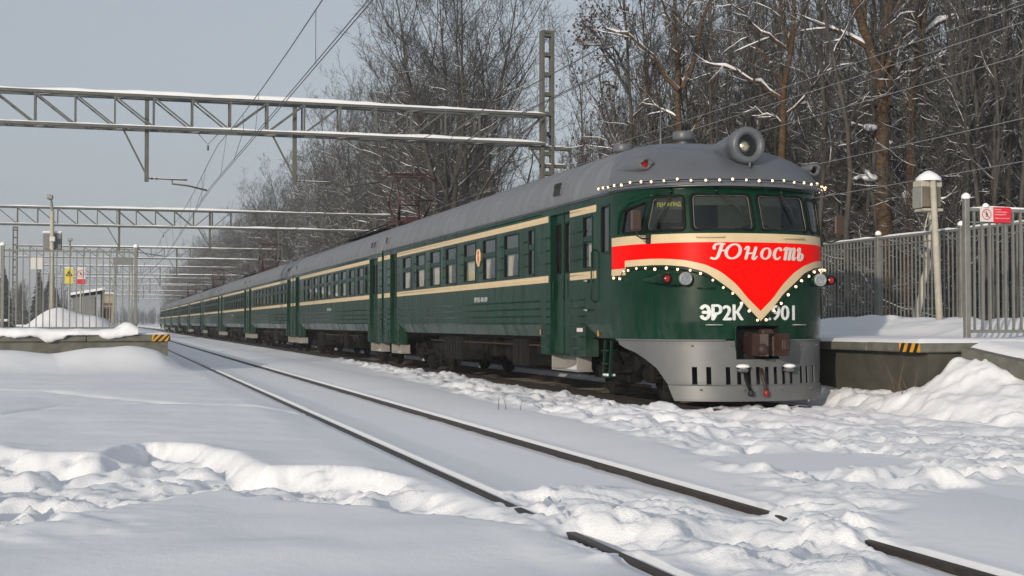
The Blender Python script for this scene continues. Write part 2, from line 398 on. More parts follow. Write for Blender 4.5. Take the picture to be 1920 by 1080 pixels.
# ---------------------------------------------------------------- numpy noise
def _h(i, j, seed):
    n = (i.astype(np.int64)*374761393+j.astype(np.int64)*668265263+seed*974711) & 0xffffffff
    n = ((n ^ (n >> 13))*1274126177) & 0xffffffff
    n = ((n ^ (n >> 16))*2246822519) & 0xffffffff
    return ((n ^ (n >> 15)) & 0xffffff)/float(0xffffff)
def vnoise(x, y, seed=0):
    i = np.floor(x); j = np.floor(y); fx = x-i; fy = y-j
    fx = fx*fx*fx*(fx*(fx*6-15)+10); fy = fy*fy*fy*(fy*(fy*6-15)+10)
    a, b, c, d = _h(i, j, seed), _h(i+1, j, seed), _h(i, j+1, seed), _h(i+1, j+1, seed)
    return (a*(1-fx)+b*fx)*(1-fy)+(c*(1-fx)+d*fx)*fy
def fbm(x, y, seed=0, o=4, g=0.5):
    r = 0; a = 1; t = 0
    for k in range(o):
        r = r+a*vnoise(x*2**k+k*17.3, y*2**k-k*9.1, seed+k); t += a; a *= g
    return r/t
def worley(x, y, seed=0):
    i = np.floor(x); j = np.floor(y); d1 = np.full(x.shape, 9.0); d2 = np.full(x.shape, 9.0); hid = np.zeros(x.shape)
    for a in (-1, 0, 1):
        for b in (-1, 0, 1):
            px = i+a+_h(i+a, j+b, seed); py = j+b+_h(i+a, j+b, seed+5)
            d = np.hypot(px-x, py-y); m = d < d1
            d2 = np.where(m, d1, np.minimum(d2, d)); hid = np.where(m, _h(i+a, j+b, seed+9), hid); d1 = np.where(m, d, d1)
    return d1, d2, hid
def sstep(a, b, x): t = np.clip((x-a)/(b-a), 0, 1); return t*t*(3-2*t)
def poly_sd(x, y, poly):      # signed distance to a polygon, negative inside
    d = np.full(x.shape, 1e9); ins = np.zeros(x.shape, bool); n = len(poly)
    for k in range(n):
        x0, y0 = poly[k]; x1, y1 = poly[(k+1) % n]
        ex, ey = x1-x0, y1-y0; wx, wy = x-x0, y-y0
        t = np.clip((wx*ex+wy*ey)/(ex*ex+ey*ey+1e-12), 0, 1)
        d = np.minimum(d, np.hypot(wx-ex*t, wy-ey*t))
        c = ((y0 > y) != (y1 > y)) & (x < (x1-x0)*(y-y0)/((y1-y0) if y1 != y0 else 1e-12)+x0)
        ins ^= c
    return np.where(ins, -d, d)
def gpoly(pts, z=0.0): return [tuple(onZ(x, y, z)[:2]) for x, y in pts]

# ================================================================ THE SETTING: snow, rails, platforms
TRK, TRN = 3.565, 9.63                     # centre lines of the free track and of the train's track
RAILS = [2.765, 4.365, TRN-0.79, TRN+0.79]
T1 = gpoly([(-260, 868), (0, 852), (70, 862), (180, 868), (260, 848), (330, 845), (420, 862), (500, 893), (640, 897), (760, 905), (850, 925), (930, 950), (1010, 985), (1000, 1000), (900, 978), (780, 968), (680, 945), (540, 932), (430, 922), (330, 930), (230, 950), (120, 975), (0, 1000), (-260, 1060)])
T2 = gpoly([(905, 928), (1000, 914), (1060, 908), (1180, 906), (1290, 930), (1400, 964), (1412, 938), (1330, 885), (1260, 850), (1225, 815), (1170, 790), (1120, 772), (1280, 756), (1540, 752), (1660, 738), (1800, 742), (2050, 735), (2100, 905), (1900, 912), (1780, 925), (1700, 945), (1660, 985), (1690, 1022), (1720, 1060), (1740, 1120), (1330, 1140), (1260, 1066), (1196, 1046), (1160, 1062), (1090, 1058), (1000, 1018), (925, 970)])
S1 = gpoly([(1300, 868), (1390, 850), (1500, 842), (1640, 852), (1760, 868), (1700, 884), (1480, 892), (1360, 886)])
S2 = gpoly([(1150, 850), (1250, 822), (1330, 818), (1390, 826), (1330, 842), (1250, 858)])
T3 = gpoly([(430, 636), (540, 652), (740, 706), (860, 742), (950, 765), (1080, 795), (1200, 830), (1300, 850), (1380, 795), (1280, 765), (1130, 748), (1000, 733), (880, 710), (760, 688), (600, 658), (470, 637)])
TRACKS = [gpoly([(-60, 732), (20, 738), (130, 746), (190, 750), (280, 757), (400, 768), (480, 771), (560, 776)]), gpoly([(-60, 800), (20, 786), (110, 769), (200, 763), (300, 759), (330, 762)])]
def trample(X, Y, a=1.0, seed=0):
    wx = X+0.15*(fbm(X*2, Y*2, seed+50)-0.5); wy = Y+0.15*(fbm(X*2+9, Y*2, seed+60)-0.5)
    d1, d2, hd = worley(wx/0.48, wy/0.60, seed+1)
    e1, e2, he = worley(wx/0.21+7, wy/0.25, seed+2)
    z = 0.13*(hd-0.45)*sstep(0.0, 0.20, d2-d1)+0.065*(he-0.5)*sstep(0, 0.16, e2-e1)
    rg = 1-np.abs(2*fbm(X*3.3, Y*3.6, seed+11, 4)-1); z = z+0.045*(rg-0.8)
    f1, f2, hf = worley(wx/0.75+3, wy/0.75+1, seed+3)
    z = z-0.11*np.exp(-(f1/0.24)**2)*(hf > 0.35)
    z = z+0.05*(fbm(X*3.1, Y*3.1, seed+4, 3)-0.5)+0.034*(fbm(X*9, Y*9, seed+6, 3)-0.5)
    return a*z
def ground_h(X, Y):
    big = fbm(X*0.35, Y*0.35, 3, 3)-0.5
    z = 0.07+0.10*big+0.02*(fbm(X*1.7, Y*1.7, 8, 3)-0.5)
    # drifted strips along the free track
    lf = sstep(2.74, 2.0, X); z = z*lf+(0.004)*(1-lf)
    bt = sstep(2.70, 3.0, X)*sstep(4.42, 4.36, X)
    z = z*(1-bt)+bt*(-0.040+0.02*(fbm(X*1.2, Y*0.5, 12, 2)-0.5)+0.04*sstep(3.4, 2.85, X))
    rs = sstep(4.38, 4.7, X)*sstep(9.0, 7.6, X)
    z = z*(1-rs)+rs*(0.0+0.05*np.sin(np.clip((X-4.4)/2.0, 0, 1)*math.pi)+0.05*big)
    # bank of the near field, then the trodden trench behind it
    near = sstep(11.2, 9.4, Y+0.2*(X-1.0))*sstep(2.66, 2.2, X)
    z = z*(1-near)+near*(0.0+0.10*big+0.10*(fbm(X*0.9, Y*0.9, 64, 2)-0.5))
    sd = poly_sd(X+0.25*(fbm(X*1.5, Y*1.5, 20)-0.5), Y+0.9*(fbm(X*1.1, Y*1.1, 21, 4)-0.5)+0.18*(fbm(X*6, Y*6, 22, 2)-0.5), T1)
    m1 = sstep(0.05, -0.22, sd)
    z = z+0.03*np.exp(-(sd/0.25)**2)*sstep(2.6, 2.0, X)*sstep(10, 11, Y)
    z = z*(1-m1)+m1*(-0.10+trample(X, Y, 1.15, 30))
    # lumps thrown up at the left end of the trench
    lump = np.exp(-(((X+1.4)/1.1)**2+((Y-9.6)/0.9)**2))
    z = z+lump*(0.17+trample(X*0.7, Y*0.7, 2.6, 33))
    # trampled crossing
    sd2 = poly_sd(X+0.4*(fbm(X*1.2, Y*1.2, 23)-0.5), Y+0.4*(fbm(X*1.2, Y*1.2, 24)-0.5), T2)
    m2 = sstep(0.10, -0.40, sd2)
    sm = sstep(-0.3, 0.1, np.minimum(poly_sd(X, Y, S1), poly_sd(X, Y, S2)))
    fy = sstep(11.0, 15.5, Y); z = z*(1-m2)+m2*(0.030-0.070*fy+trample(X, Y, 0.30+0.75*sm, 40)*sm*(1-0.25*fy)-0.02*(1-sm))
    # row of footprints beside the train
    sd3 = poly_sd(X+0.3*(fbm(X*1.5, Y*0.8, 27)-0.5), Y, T3)
    m3 = sstep(0.1, -0.35, sd3)
    z = z*(1-m3)+m3*(0.03+trample(X, Y, 1.0, 44))
    # train's track: low, cleared under the cars
    tm = sstep(1.75, 1.35, np.abs(X-TRN))*sstep(18.7, 20.5, Y)
    z = z*(1-tm)+tm*(-0.14+0.05*(fbm(X*3, Y*3, 47, 4)-0.5))
    sh = np.exp(-((X-TRN+2.0)/0.3)**2)*sstep(20, 22, Y)
    z = z+0.05*sh*fbm(X*2, Y*1.0, 48)
    # hollows cut along the rails
    for xr, dep in ((RAILS[0], 0.006), (RAILS[1], 0.052)):
        w = sstep(xr-0.17, xr-0.05, X)*sstep(xr+0.07, xr+0.04, X)*(1-m2)*(1-m1)
        rag = 0.018*(fbm(Y*2.5, Y*0+xr, 52, 3)-0.5)
        z = z*(1-w)+w*np.minimum(z, -dep+rag)
        w2 = np.exp(-((X-xr-0.10)/0.10)**2)*sstep(xr+0.03, xr+0.06, X)*(1-m2)
        z = z+w2*0.012
        on = np.abs(X-xr) < 0.09
        z = np.where(on & (m1 < 0.5), np.minimum(z, -0.02+0.11*sstep(0.05, 1.0, m2)), z)
    for xr in RAILS[2:]:       # crossing: the train's own rails lie under packed snow before it
        w = np.exp(-((X-xr)/0.16)**2)*sstep(18.9, 18.0, Y)
        z = z+w*np.maximum(0, 0.03+0.035*(fbm(Y*1.5, X*1.5, 53, 3)-0.35)-z)
    # drift against the platform ramp on the right
    rampz = np.clip(0.95-0.125*(17.3-Y), 0, 0.95)
    e = sstep(11.15, 12.5, X+0.35*(fbm(X, Y, 55)-0.5))*sstep(18.4, 17.0, Y-0.3*(X-11.6)+0.4*(fbm(X*1.3, Y*1.3, 56)-0.5))
    z = z*(1-e)+e*np.maximum(z, (rampz*0.68-0.10+0.24*(fbm(X*1.6, Y*1.6, 57)-0.5))*sstep(5, 9, Y))
    dw = sstep(11.0, 11.55, X)*sstep(12.4, 12.0, X)*sstep(13.0, 15.5, Y)*sstep(26, 20, Y); z = z+dw*(0.24+0.12*(fbm(X*1.5, Y*1.5, 59)-0.5))*(1-e)
    hp = np.exp(-(((X-12.2)/0.50)**2+((Y-16.75)/0.75)**2)); z = z+hp*(0.30+0.50*(fbm(X*2.2, Y*2.2, 58)-0.5))
    # heap before the end of the left platform
    hl = np.exp(-((Y-36.6)/1.5)**2)*sstep(2.2, 1.2, X)*(Y < 39)
    z = z+hl*(0.46+0.85*np.abs(fbm(X*0.45+3, Y*0.1, 61, 2)-0.35))
    # small tracks of an animal in the smooth field
    for trk in TRACKS:
        dd = np.full(X.shape, 9.0)
        for (ax, ay), (bx_, by_) in zip(trk[:-1], trk[1:]):
            ex, ey = bx_-ax, by_-ay; t = np.clip(((X-ax)*ex+(Y-ay)*ey)/(ex*ex+ey*ey), 0, 1); dd = np.minimum(dd, np.hypot(X-ax-ex*t, Y-ay-ey*t))
        z = z-0.035*np.exp(-(dd/0.11)**2)*(0.45+0.9*vnoise(X*2.2, Y*2.2, 66))
    global MT
    if X.size > 1000: MT = np.maximum(np.maximum(m1, m2*sm), m3).astype(np.float32)
    # far land
    rise = sstep(16.6, 20, X); z = z*(1-rise)+rise*(0.65+1.3*sstep(25, 120, X)+0.35*big)
    pl = sstep(11.9, 12.2, X)*sstep(17.6, 18.6, Y)*sstep(17, 16.6, X); z = z*(1-pl)+pl*0.3
    pl = sstep(1.3, 1.1, X)*sstep(38.2, 38.8, Y)*sstep(-4.6, -4.2, X); z = z*(1-pl)+pl*0.3
    return z
def axis_pts(segs):
    out = [segs[0][0]]
    for a, b, st in segs: n = max(1, int(round((b-a)/st))); out += list(np.linspace(a, b, n+1)[1:])
    return np.array(out)
gx = axis_pts([(-1200, -200, 100), (-200, -30, 17), (-30, -9, 1.5), (-9, -4.5, 0.15), (-4.5, 2.55, 0.05), (2.55, 2.95, 0.018), (2.95, 4.15, 0.04), (4.15, 4.55, 0.018), (4.55, 11, 0.05), (11, 14, 0.05), (14, 18, 0.12), (18, 30, 0.6), (30, 100, 5), (100, 1200, 60)])
gy = axis_pts([(-60, 0, 6), (0, 5.2, 0.4), (5.2, 12.5, 0.038), (12.5, 20, 0.05), (20, 27, 0.09), (27, 45, 0.16), (45, 80, 0.5), (80, 300, 3), (300, 1500, 60), (1500, 3000, 250)])
GX, GY = np.meshgrid(gx, gy); GZ = ground_h(GX, GY)
nx, ny = len(gx), len(gy)
ii = (np.arange(ny-1)[:, None]*nx+np.arange(nx-1)[None, :]).ravel()
ground = np_mesh('snow_ground', np.stack([GX, GY, GZ], -1).reshape(-1, 3), np.stack([ii, ii+1, ii+nx+1, ii+nx], 1), 'snow_ground', smooth=True)
dirt = (sstep(1.55, 1.15, np.abs(GX-TRN+0.05))*sstep(19.6, 21.5, GY)*0.62).astype(np.float32)
for xr in RAILS[:2]: dirt = np.maximum(dirt, 0.10*np.exp(-((GX-xr)/0.10)**2).astype(np.float32))
at = ground.data.attributes.new('dirt', 'FLOAT', 'POINT'); at.data.foreach_set('value', dirt.ravel())
at = ground.data.attributes.new('trodden', 'FLOAT', 'POINT'); at.data.foreach_set('value', MT.ravel())
tag(ground, kind='structure')

# rails
def rail_profile():
    return [(-0.066, -0.18), (0.066, -0.18), (0.066, -0.165), (0.012, -0.145), (0.010, -0.045), (0.036, -0.032), (0.036, -0.006), (0.028, 0), (-0.028, 0), (-0.036, -0.006), (-0.036, -0.032), (-0.010, -0.045), (-0.012, -0.145), (-0.066, -0.165)]
for k, xr in enumerate(RAILS):
    m = MB(); pr = rail_profile()
    m.prism(pr, lambda p: (p[0], -20, p[1]), lambda p: (p[0], 900, p[1]))
    o = m.build('rail', 'rail_steel', loc=(xr, 0, 0))
    if k < 2: tag(o, ['left dark steel rail of the empty snowy track', 'right dark steel rail of the empty snowy track'][k], 'rail', 'rails in the snow')
    else: tag(o, ['steel rail under the wheels on the near side of the green train', 'steel rail under the wheels on the platform side of the green train'][k-2], 'rail', 'rails in the snow')

# sleepers showing under the train
sl = MB().bbox(-1.35, 1.35, -0.13, 0.13, -0.34, -0.125, 0.02).build('sleeper', 'box_brown', loc=(TRN, 19.8, 0))
tag(sl, 'wooden sleeper half buried in dirt under the green train', 'sleeper', 'sleepers under the train')
for k in range(1, 42):
    c = sl.copy(); col.objects.link(c); c.location = (TRN+random.uniform(-.03, .03), 19.8+0.55*k, random.uniform(-.02, .012))

# ---- snow cover built as height fields over a rectangle
def snow_patch(name, x0, x1, y0, y1, st, top, base, parent=None, edge=0.15, m='snow'):
    xs = np.linspace(x0, x1, int((x1-x0)/st)+2); ys = np.linspace(y0, y1, int((y1-y0)/st)+2)
    X, Y = np.meshgrid(xs, ys)
    de = np.minimum(np.minimum(X-x0, x1-X), np.minimum(Y-y0, y1-Y))
    Z = base+(top(X, Y)-base)*np.sqrt(np.clip(de/edge, 0, 1))
    n, mm = X.shape; i = (np.arange(n-1)[:, None]*mm+np.arange(mm-1)[None, :]).ravel()
    return np_mesh(name, np.stack([X, Y, Z], -1).reshape(-1, 3), np.stack([i, i+1, i+mm+1, i+mm], 1), m, parent, True)

def hazard(mb_y, mb_k, x0, x1, z0, z1, fn, n=4, slant=0.5):
    """slanted bands across a rectangle; fn maps (x,z) to 3-D"""
    w = (x1-x0)/n; h = z1-z0
    def band(a, b, mb):
        p = [(max(x0, min(x1, a)), z0), (max(x0, min(x1, b)), z0), (max(x0, min(x1, b-slant*h)), z1), (max(x0, min(x1, a-slant*h)), z1)]
        mb.add([fn(*q) for q in p], [(0, 1, 2, 3)])
    for k in range(-1, n+2):
        band(x0+k*w, x0+(k+0.5)*w, mb_y); band(x0+(k+0.5)*w, x0+(k+1)*w, mb_k)

# right platform (beyond the train) and its ramp
PR = empty('platform', (11.62, 17.35, 0), 'concrete platform with snow on top beside the front of the train', 'platform')
def loc(v, o): return tuple(np.array(v)-np.array(o))
POx, POy = 11.62, 17.35
for ya in np.arange(0, 9, 1.5): MB().bbox(0.0+0.006*(int(ya*2) % 2), 5.0, ya, ya+1.485, 0.86, 1.0-0.005*(int(ya*2) % 2), 0.016).build('slab', 'concrete', PR)
MB().bbox(0.0, 5.0, 9.0, 230, 0.86, 1.0, 0.012).build('slab', 'concrete', PR)
MB().box(0.22, 4.9, 0.12, 229, -0.3, 0.86).build('wall', 'dark_concrete', PR)
my, mk = MB(), MB()
hazard(my, mk, 0.0, 0.55, 0.862, 0.998, lambda x, z: (-0.004, x, z), 3)
hazard(my, mk, 0.0, 0.0001, 0.862, 0.998, lambda x, z: (x, -0.004, z), 1)
my.build('yellow_band', 'yellow', PR); mk.build('black_band', 'black', PR)
snow_patch('snow', 0.03, 4.95, 0.05, 40, 0.09, lambda X, Y: 1.06+0.04*(fbm(X*1.2, Y*0.8, 70)-0.5)+sstep(2.6, 4.0, X+0.5*(fbm(X*0.7, Y*0.7, 71)-0.5))*(0.16+0.34*fbm(X*0.8, Y*0.7, 72, 3))+0.05*trample(X+3, Y, 1.0, 73)*sstep(1.5, 2.5, X), 0.995, PR, 0.10)
snow_patch('snow', 0.03, 4.95, 40, 229.9, 1.0, lambda X, Y: 1.08+0.05*(fbm(X*1.2, Y*0.8, 70)-0.5)+sstep(2.6, 4.0, X)*0.3, 0.995, PR, 0.10)

RP = empty('ramp', (12.3, 17.3, 0), 'sloping concrete ramp edge sunk in snow at the platform end', 'ramp')
m = MB()
def rz(y): return 0.93-0.125*(-y)
for a, b in ((0, -2.3), (-2.33, -4.6), (-4.63, -7.2)):
    x = [0.0, 3.9]
    v = [(xx, y, rz(y)+dz) for xx in x for y in (a, b) for dz in (-0.24, 0)]
    m.add(v, [(0, 1, 3, 2), (4, 6, 7, 5), (0, 4, 5, 1), (2, 3, 7, 6), (0, 2, 6, 4), (1, 5, 7, 3)])
m.build('slab', 'concrete', RP)
def ramp_snow(X, Y): return rz(np.minimum(Y, 0))+0.09+0.06*(fbm(X*1.5, Y*1.5, 77)-0.5)+0.18*sstep(2.2, 3.8, X)
xs = np.linspace(0.10, 4.4, 60); ys = np.linspace(-7.2, 0.2, 90); X, Y = np.meshgrid(xs, ys)
de = np.minimum(X-0.10, 9)
edge_wob = 0.22*fbm(Y*1.4, Y*0, 78, 3)
Z = rz(np.minimum(Y, 0))-0.02+(ramp_snow(X, Y)-rz(np.minimum(Y, 0))+0.02)*np.sqrt(np.clip((X-0.10-edge_wob)/0.25, 0, 1))
n_, m_ = X.shape; i_ = (np.arange(n_-1)[:, None]*m_+np.arange(m_-1)[None, :]).ravel()
np_mesh('snow', np.stack([X, Y, Z], -1).reshape(-1, 3), np.stack([i_, i_+1, i_+m_+1, i_+m_], 1), 'snow', RP, True)

# left platform, seen end on
PL = empty('platform', (1.62, 38.0, 0), 'low concrete platform end with black and yellow edge behind a picket fence', 'platform')
for xa, xb in ((-6.2, -4.43), (-4.42, -2.21), (-2.20, 0.0)): MB().bbox(xa, xb, 0.0+0.012*(xb < -1), 6.0, 0.80, 0.99-0.006*(xb < -3), 0.02).build('slab', 'concrete', PL)
MB().bbox(-6.2, 0.0, 6.01, 230, 0.80, 0.99, 0.015).build('slab', 'concrete', PL)
MB().box(-6.0, -0.06, 0.10, 229, -0.3, 0.80).build('wall', 'concrete', PL)
my, mk = MB(), MB()
hazard(my, mk, -0.5, -0.002, 0.802, 0.988, lambda x, z: (x, -0.005, z), 3, slant=-1.0)
my.build('yellow_band', 'yellow', PL); mk.build('black_band', 'black', PL)
snow_patch('snow', -6.15, -0.9, 0.02, 5.0, 0.07, lambda X, Y: 1.10+0.10*(fbm(X*1.5, Y*1.5, 80)-0.5)+0.24*np.exp(-((X+1.15)/0.28)**2-((Y-0.35)/0.3)**2)+0.3*np.exp(-((X+5.1)/0.5)**2)*sstep(1.2, 0.2, Y), 0.985, PL, 0.22)
snow_patch('snow', -0.92, -0.03, 0.10, 5.0, 0.09, lambda X, Y: 1.04+0.03*(fbm(X*1.5, Y*1.5, 81)-0.5), 0.985, PL, 0.12)
snow_patch('snow', -6.15, -0.03, 4.98, 229, 0.6, lambda X, Y: 1.07+0.06*(fbm(X*0.7, Y*0.7, 82)-0.5), 0.985, PL, 0.12)
# overhanging snow along the edge of the slab
xs = np.linspace(-6.15, -0.86, 150); d_ = 0.02+0.52*np.clip(fbm(xs*1.3, xs*0+2, 90, 4)-0.42, 0, 1)+0.05*np.clip(fbm(xs*6, xs*0, 91, 3)-0.5, 0, 1)
d_ = d_*np.clip((xs+6.15)/0.2, 0, 1)*np.clip((-0.86-xs)/0.15, 0.1, 1)
t_ = 0.09+0.14*fbm(xs*1.1, xs*0+7, 92, 3)+0.16*np.exp(-((xs+1.1)/0.22)**2)
o_ = 0.05+0.12*fbm(xs*1.6, xs*0+5, 93, 3)
G = np.zeros((9, 150, 3))
for i, (fy, fz) in enumerate(((1.0, 1.0), (0.5, 1.0), (0.0, 0.9), (-0.6, 0.62), (-0.95, 0.25), (-1.0, -0.1), (-0.9, -0.5), (-0.55, -0.95), (0.05, -1.0))):
    G[i, :, 0] = xs; G[i, :, 1] = np.where(fy > 0, fy*0.35, fy*o_); G[i, :, 2] = 0.99+np.where(fz > 0, fz*t_, fz*d_)
MB().grid(G, True, flip=True).build('snow_overhang', 'snow', PL)
sp = snow_patch('snow_pile', -3.6, 0.75, 40.6, 46.0, 0.09, lambda X, Y: 0.99+0.75*np.exp(-(((X+1.55)/0.85)**2+((Y-43)/1.2)**2))+0.42*np.exp(-(((X+0.3)/0.7)**2+((Y-43)/1.2)**2))+0.08*(fbm(X*3, Y*3, 85)-0.5), 1.0, None, 0.9)
tag(sp, 'shovelled heap of snow round a lamp post behind the picket fence', 'snow pile')

# ================================================================ THE TRAIN
HW = 1.74                                   # half width of a car body
Z_E, Z_H = 3.50, 0.95                       # roof eave height, roof rise
def roof_k(b): c = abs(math.cos(b)); s_ = abs(math.sin(b)); return c**(2/2.25), s_**(2/2.1)

def ring_frame(mb, s0, s1, z0, z1, w, u0, u1, sgn=-1, rad=0.05, n=4):
    """rounded rectangular frame in the side wall plane, u0 inner .. u1 outer (distance from the centre line)"""
    def outline(d):
        r = max(rad-d, 0.008); p = []
        for cx, cz, a0 in ((s1-d-r, z1-d-r, 0), (s0+d+r, z1-d-r, 90), (s0+d+r, z0+d+r, 180), (s1-d-r, z0+d+r, 270)):
            for k in range(n+1):
                t = R(a0+90*k/n); p.append((cx+r*math.cos(t), cz+r*math.sin(t)))
        return p
    o, i = outline(0), outline(w); m = len(o)
    v = [(sgn*u1, *p) for p in o]+[(sgn*u1, *p) for p in i]+[(sgn*u0, *p) for p in i]+[(sgn*(u1-0.03), *p) for p in o]
    f = []
    for k in range(m):
        j = (k+1) % m
        f += [(k, j, m+j, m+k), (m+k, m+j, 2*m+j, 2*m+k), (3*m+k, 3*m+j, j, k)]
    mb.add(v, f)

def curtain_mesh(w, h, cover, seed):
    rn = random.Random(seed); mb = MB(); n = 40
    for a, b in cover:
        P = np.zeros((8, n, 3)); ph = rn.uniform(0, 6)
        for j in range(n):
            t = j/(n-1)
            for i in range(8):
                v = i/7
                pinch = 1-0.35*math.sin(v*math.pi*0.55)*(1 if (b-a) < 0.75 else 0.15)
                s_ = (a+(b-a)*t*pinch)*w if a < 0.2 else (b-(b-a)*(1-t)*pinch)*w
                P[i, j] = (0.05+0.016*math.sin(t*(b-a)*w*70+ph)+0.01*math.sin(t*31+ph), s_, h*(1-v))
        mb.grid(P)
    return mb
WPROTO = {}
def window_proto(w, z0, z1, mull, seed, parent):
    """one side window: rubber and green frame, upper and lower pane, curtain; origin at its lower corner on the centre line of the car"""
    mb = MB(); h = z1-z0
    ring_frame(mb, 0, w, 0, h, 0.034, HW-0.045, HW+0.010, rad=0.07)
    if mull: mb.bbox(-(HW+0.006), -(HW-0.045), 0.04, w-0.04, mull[0]-z0, mull[1]-z0, 0.012); mb.bbox(-(HW-0.01), -(HW-0.05), 0.04, w-0.04, mull[0]-z0-0.02, mull[0]-z0, 0.004)
    fr = mb.build('window', 'green_dull', parent)
    g = MB(); ring_frame(g, 0.026, w-0.026, 0.026, h-0.026, 0.024, HW-0.040, HW+0.002, rad=0.05); g.build('gasket', 'rubber', fr)
    for a, b in ([(0.03, mull[0]-z0), (mull[1]-z0, h-0.03)] if mull else [(0.03, h-0.03)]):
        p = MB(); p.add([(-(HW-0.026), 0.03, a), (-(HW-0.026), w-0.03, a), (-(HW-0.026), w-0.03, b), (-(HW-0.026), 0.03, b)], [(0, 3, 2, 1)]); p.build('pane', 'glass', fr)
    if mull:
        rn = random.Random(seed)
        cov = rn.choice([[(0.0, 0.42), (0.86, 1.0)], [(0.05, 0.5)], [(0.42, 0.98)], [(0.0, 1.0)], [(0.0, 0.35), (0.6, 1.0)]]) if w > 0.6 else [(0, 1.0)]
        c = curtain_mesh(w-0.1, mull[0]-z0-0.05, cov, seed).build('curtain', 'curtain', fr); c.location = (-(HW-0.04), 0.05, 0.05)
    return fr

def zones_wall(mb, zones, holes, far=False):
    """zones: (s0, s1, low) ; holes: (s0,s1,z0,z1)"""
    for s0, s1, low in zones:
        S = sorted({s0, s1, *[x for h in holes for x in h[:2] if s0 < x < s1], *np.arange(math.ceil(s0*1.0), s1, 1.0).tolist()})
        Zs = sorted({(0.72 if low else 1.05), 1.28, Z_E, 3.40, *[z for h in holes for z in h[2:] if (0.72 if low else 1.28) < z < Z_E]})
        def u(z): return HW if (low or z >= 1.28) else HW-0.10*((1.28-z)/0.23)
        sg = 1 if far else -1
        P = np.array([[(sg*u(z), s, z) for s in S] for z in Zs])
        def skip(i, j):
            zc = (Zs[i]+Zs[i+1])/2; sc = (S[j]+S[j+1])/2
            return any(h[0] < sc < h[1] and h[2] < zc < h[3] for h in holes)
        mb.grid(P, smooth=False, skip=None if far else skip, flip=not far)
        if low:   # close the edges of the deeper door pocket
            for s_ in (s0, s1):
                mb.add([(sg*HW, s_, 0.72), (sg*HW, s_, 1.28), (sg*1.5, s_, 1.28), (sg*1.5, s_, 0.72)], [(0, 1, 2, 3)])
            mb.add([(sg*HW, s0, 0.72), (sg*HW, s1, 0.72), (sg*1.5, s1, 0.72), (sg*1.5, s0, 0.72)], [(0, 1, 2, 3)])

def wheel_mesh():
    mb = MB()
    pr = [(0.0, 0.07), (0.10, 0.08), (0.13, 0.02), (0.36, 0.0), (0.40, 0.05), (0.475, 0.055), (0.475, -0.06), (0.51, -0.07), (0.51, -0.10), (0.40, -0.10), (0.38, -0.03), (0.12, -0.05), (0.0, -0.07)]
    return mb.lathe(pr, (0, 0, 0), 'x', 24, -1)
def make_bogie(parent, s):
    fr = MB()
    for sg in (-1, 1):
        u = sg*1.02
        pts = [(-1.75, 0.62), (-1.5, 0.72), (-0.75, 0.78), (-0.45, 0.56), (0.45, 0.56), (0.75, 0.78), (1.5, 0.72), (1.75, 0.62)]
        poly = pts+[(x, z-0.16) for x, z in pts[::-1]]
        fr.prism(poly, lambda p: (u-0.07, p[0], p[1]), lambda p: (u+0.07, p[0], p[1]))
        fr.bbox(u-0.12, u+0.12, -0.3, 0.3, 0.28, 0.42, 0.02)
        fr.tube([(u+sg*0.16, -0.55, 0.50), (u+sg*0.16, 0.55, 0.44)], 0.035, 8)
        fr.bar((u, -0.95, 0.25), (u, 0.95, 0.25), 0.05)
        fr.tube([(u+sg*0.13, 1.55, 0.75), (u+sg*0.13, 1.5, 0.35)], 0.05, 8)
        fr.bbox(u-0.1, u+0.1, -1.78, -1.70, 0.2, 0.6, 0.01)
    fr.bbox(-1.0, 1.0, -0.28, 0.28, 0.45, 0.75, 0.03)
    fr.bbox(-0.5, 0.5, -1.1, 1.1, 0.30, 0.72, 0.05)
    b = fr.build('bogie', 'under', parent); b.location = (0, s, 0)
    wm = None
    for ax in (-1.2, 1.2):
        for sg in (-1, 1):
            if wm is None: wm = wheel_mesh().build('wheel', 'under', b); o = wm
            else: o = inst(wm, b)
            o.location = (sg*0.79, ax, 0.475); o.rotation_euler = (0, 0, 0 if sg < 0 else math.pi)
        for sg in (-1, 1):
            x = MB().bbox(-0.14, 0.14, -0.15, 0.15, -0.16, 0.17, 0.03).lathe([(0.0, 0.20), (0.10, 0.20), (0.13, 0.14)], (0, 0, 0), 'x', 14, sg)
            x.build('axle_box', 'under', b, (sg*1.02, ax, 0.475))
            for d in (-0.26, 0.26):
                sp = MB(); sp.tube([(0.085*math.cos(t*0.9), 0.085*math.sin(t*0.9), 0.30*t/28) for t in range(29)], 0.018, 5)
                sp.build('spring', 'under', b, (sg*1.02, ax+d, 0.36))
    return b

